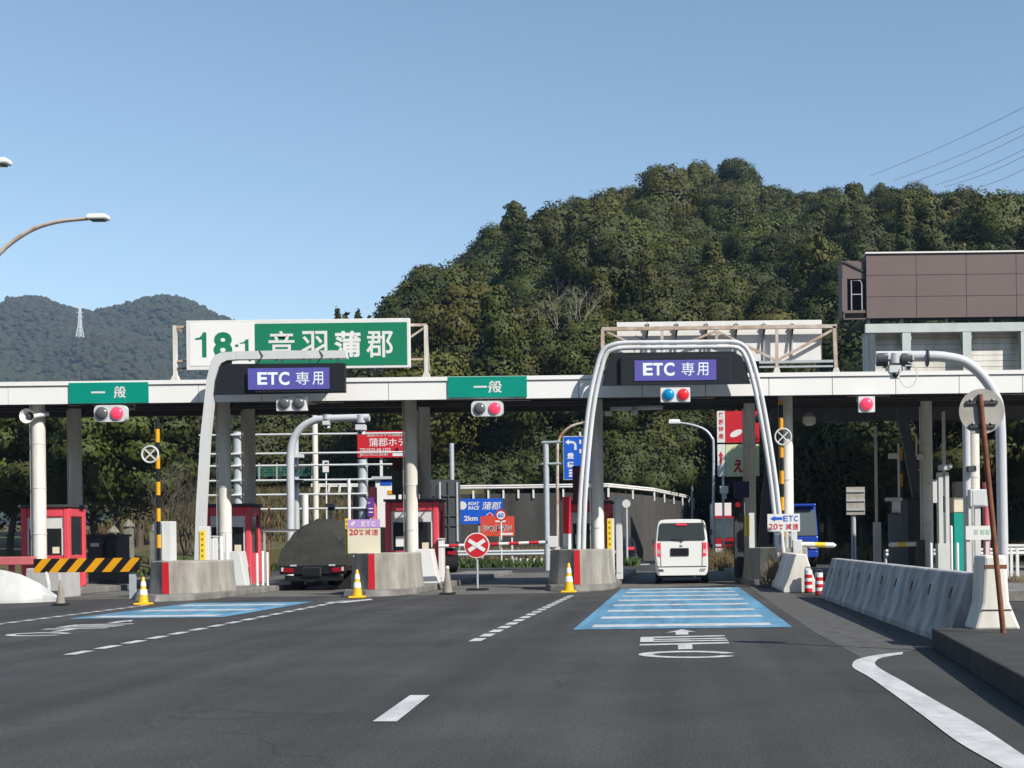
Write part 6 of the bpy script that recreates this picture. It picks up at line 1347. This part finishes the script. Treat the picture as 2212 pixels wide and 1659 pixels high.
# food signs
Y = 66.0; n = thing("food_signboards", "stacked red and pale green shop signs with white side strips, right of the lane", "signboard", (XA(1567, Y), Y, 0)); SB = n
for (x0, y0, x1, y1, m, nm) in ((1549, 888, 1566, 956, WHITE, "side_strip"), (1567, 888, 1640, 956, REDS, "red_panel"), (1550, 960, 1567, 1029, WHITE, "side_strip"), (1568, 960, 1640, 1029, M("pale_green_panel", (.62, .68, .38), .5), "green_panel")):
    c, w, h = rect(x0, y0, x1, y1, Y); b = MB(); b.box((c.x, Y, c.z), (w, .12, h), m); b.build(nm, n)
b = MB(); Yl = Y - .066
for s, y0 in (("蒲", 891), ("郡", 906), ("特", 921), ("産", 936)): PT(b, s, 1552, y0, 1563, y0 + 12, Yl, REDS, .02)
PT(b, "え", 1584, 992, 1606, 1021, Yl, REDS, .05); PT(b, "び", 1603, 985, 1624, 1006, Yl, M("dark_olive_print", (.10, .10, .05), .6), .03)
c = P(1590, 936, Yl); k = 16; b.poly([(c.x + .34 * math.cos(2 * math.pi * i / k), Yl, c.z + .18 * math.sin(2 * math.pi * i / k) + .12 * math.cos(2 * math.pi * i / k)) for i in range(k)], WHITE)
b.build("lettering", n); b = MB(); arrow(b, P(1557, 988, Yl), S(26, Y), S(9, Y), R(90), Yl, REDS); b.build("arrow", n)
b = MB(); b.bx(XA(1561, Y), XA(1566, Y), Y + .07, Y + .2, 0, P(1, 1029, Y).z, WHITE); b.bx(XA(1550, Y), XA(1640, Y), Y + .07, Y + .15, P(1, 960, Y).z, P(1, 955, Y).z, BLACK); b.build("post", n)
c = P(1564, 1058, Y - .3); b = MB(); b.box(c, (.45, .3, .4), WHITE); b.box(c - Vector((0, 0, .35)), (.25, .2, .3), LGREY); one(b, "post_box", "small white device on the post of the shop signs", "box", c)
for x0, y0, x1, y1, Y, lab, pl in ((1445, 1010, 1482, 1050, 84, "pale ribbed back of a road sign above the retaining wall's guard rail", 1496), (1828, 1052, 1868, 1112, 45, "weathered back of a road sign standing in shade at right", 1845)):
    n = thing("road_sign_back", lab, "sign back", (XA(pl, Y), Y, 0)); c, w, h = rect(x0, y0, x1, y1, Y); b = MB(); b.box((c.x, Y, c.z), (w, .04, h), BACK)
    for k in range(3): b.bx(c.x - w / 2, c.x + w / 2, Y - .06, Y - .021, c.z - h * .35 + k * h * .33, c.z - h * .35 + k * h * .33 + .07, GALV)
    b.build("panel", n); b = MB(); x = XA(pl, Y); zt = c.z if pl > 1800 else P(pl, 1030, Y).z; b.cyl((x, Y + .12, 0), (x, Y + .12, zt), .09, GALV); b.build("post", n, smooth=True)
    if pl < 1800: b = MB(); b.bar(P(1440, 1032, Y + .1), P(1500, 1031, Y + .1), .08, .08, GALV); b.build("arm", n)
n = thing("wall_mirror", "small round mirror on a pale pole before the retaining wall", "traffic mirror", (XA(1353, 58), 58, 0)); c = P(1353, 1088, 58); b = MB(); b.disc(c, .2, .05, LGREY); b.build("mirror", n); b = MB(); b.cyl((c.x, 58.05, 0), (c.x, 58.05, c.z), .06, GALV); b.build("pole", n)
# stone lantern posts on the left bank
STONE = M("weathered_stone", (.22, .21, .17), .95, var=.4, scale=4)
for px, yt, yb, lab in ((279, 1122, 1178, "tall weathered stone lantern post with pointed cap at the left bank"), (334, 1132, 1180, "plain stone post behind the leftmost grey cabinet"), (246, 1135, 1175, "short stone post left of the stone lantern")):
    Y = 50; z1 = P(px, yt, Y).z; x = XA(px, Y); n = thing("stone_post", lab, "stone post", (x, Y, .3), "stone posts on the left bank"); b = MB(); b.bx(x - .15, x + .15, Y - .15, Y + .15, .3, z1 - .3, STONE); b.build("shaft", n, bevel=.02); b = MB(); b.lathe([(.24, z1 - .298), (.22, z1 - .22), (.02, z1)] if px < 300 else [(.18, z1 - .298), (.18, z1)], (x, Y, 0), STONE, 8); b.build("cap", n)
# pylon on the far range
Y = 900; n = thing("pylon", "white lattice pylon standing on the far blue range", "pylon", P(173, 722, Y)); b = MB(); base = P(173, 728, Y); top = P(173, 658, Y); H = top.z - base.z
for sx in (-1, 1):
    for sy in (-1, 1): b.bar(base + Vector((sx * 2.0, sy * 2.0, 0)), base + Vector((sx * .9, sy * .9, H * .35)), .4, .4, LGREY); b.bar(base + Vector((sx * .9, sy * .9, H * .35)), top + Vector((sx * .35, sy * .35, 0)), .4, .4, LGREY)
for k in range(8):
    z0, z1 = H * k / 8, H * (k + 1) / 8; f = lambda z: 2.0 + (0.9 - 2.0) * z / (H * .35) if z < H * .35 else .9 + (.35 - .9) * (z - H * .35) / (H * .65)
    for sy in (-1, 1): b.bar(base + Vector((-f(z0), sy * f(z0), z0)), base + Vector((f(z1), sy * f(z1), z1)), .3, .3, LGREY); b.bar(base + Vector((f(z0), sy * f(z0), z0)), base + Vector((-f(z1), sy * f(z1), z1)), .3, .3, LGREY)
b.build("tower", n); b = MB()
for k, q in enumerate((.62, .76, .9)): b.bar(base + Vector((-2.6, 0, H * q)), base + Vector((2.6, 0, H * q)), .35, .35, LGREY)
b.build("crossarm", n)
# power lines over the hill at right
CAB = M("power_cable", (.05, .055, .06), .6)
for i, ((x0, y0), (x1, y1)) in enumerate([((1880, 380), (2212, 212)), ((1930, 390), (2212, 253)), ((1960, 398), (2212, 271)), ((2020, 400), (2212, 303)), ((2040, 404), (2212, 318)), ((2085, 412), (2212, 345))]):
    a, c = P(x0, y0, 330), P(x1, y1, 230); c = a + (c - a) * 1.7; pts = []
    for k in range(13): t = k / 12; q = a.lerp(c, t); q.z -= 3.0 * math.sin(math.pi * t) * .6; pts.append(q)
    b = MB(); b.tube(pts, .045, CAB, n=6)
    one(b, "power_line", ["topmost", "second", "third", "fourth", "fifth", "lowest"][i] + (" of the six power lines crossing the sky at right" if i else " power line crossing the sky above the hill at right"), "power line", a, "power lines above the hill")

# ================================================================== AIR
hz = bpy.data.materials.new("haze"); hz.use_nodes = True; hn = hz.node_tree; hn.nodes.remove(hn.nodes["Principled BSDF"])
pv = hn.nodes.new("ShaderNodeVolumePrincipled"); pv.inputs["Color"].default_value = (0.46, 0.68, 1.0, 1); pv.inputs["Density"].default_value = 0.00019
hn.links.new(pv.outputs[0], hn.nodes["Material Output"].inputs["Volume"])
b = MB(); b.bx(-3200, 3200, -80, 3700, -8, 260, hz); hb = b.build("haze"); kind(hb, "stuff"); hb["label"] = "thin blue daylight haze"; hb["category"] = "haze"
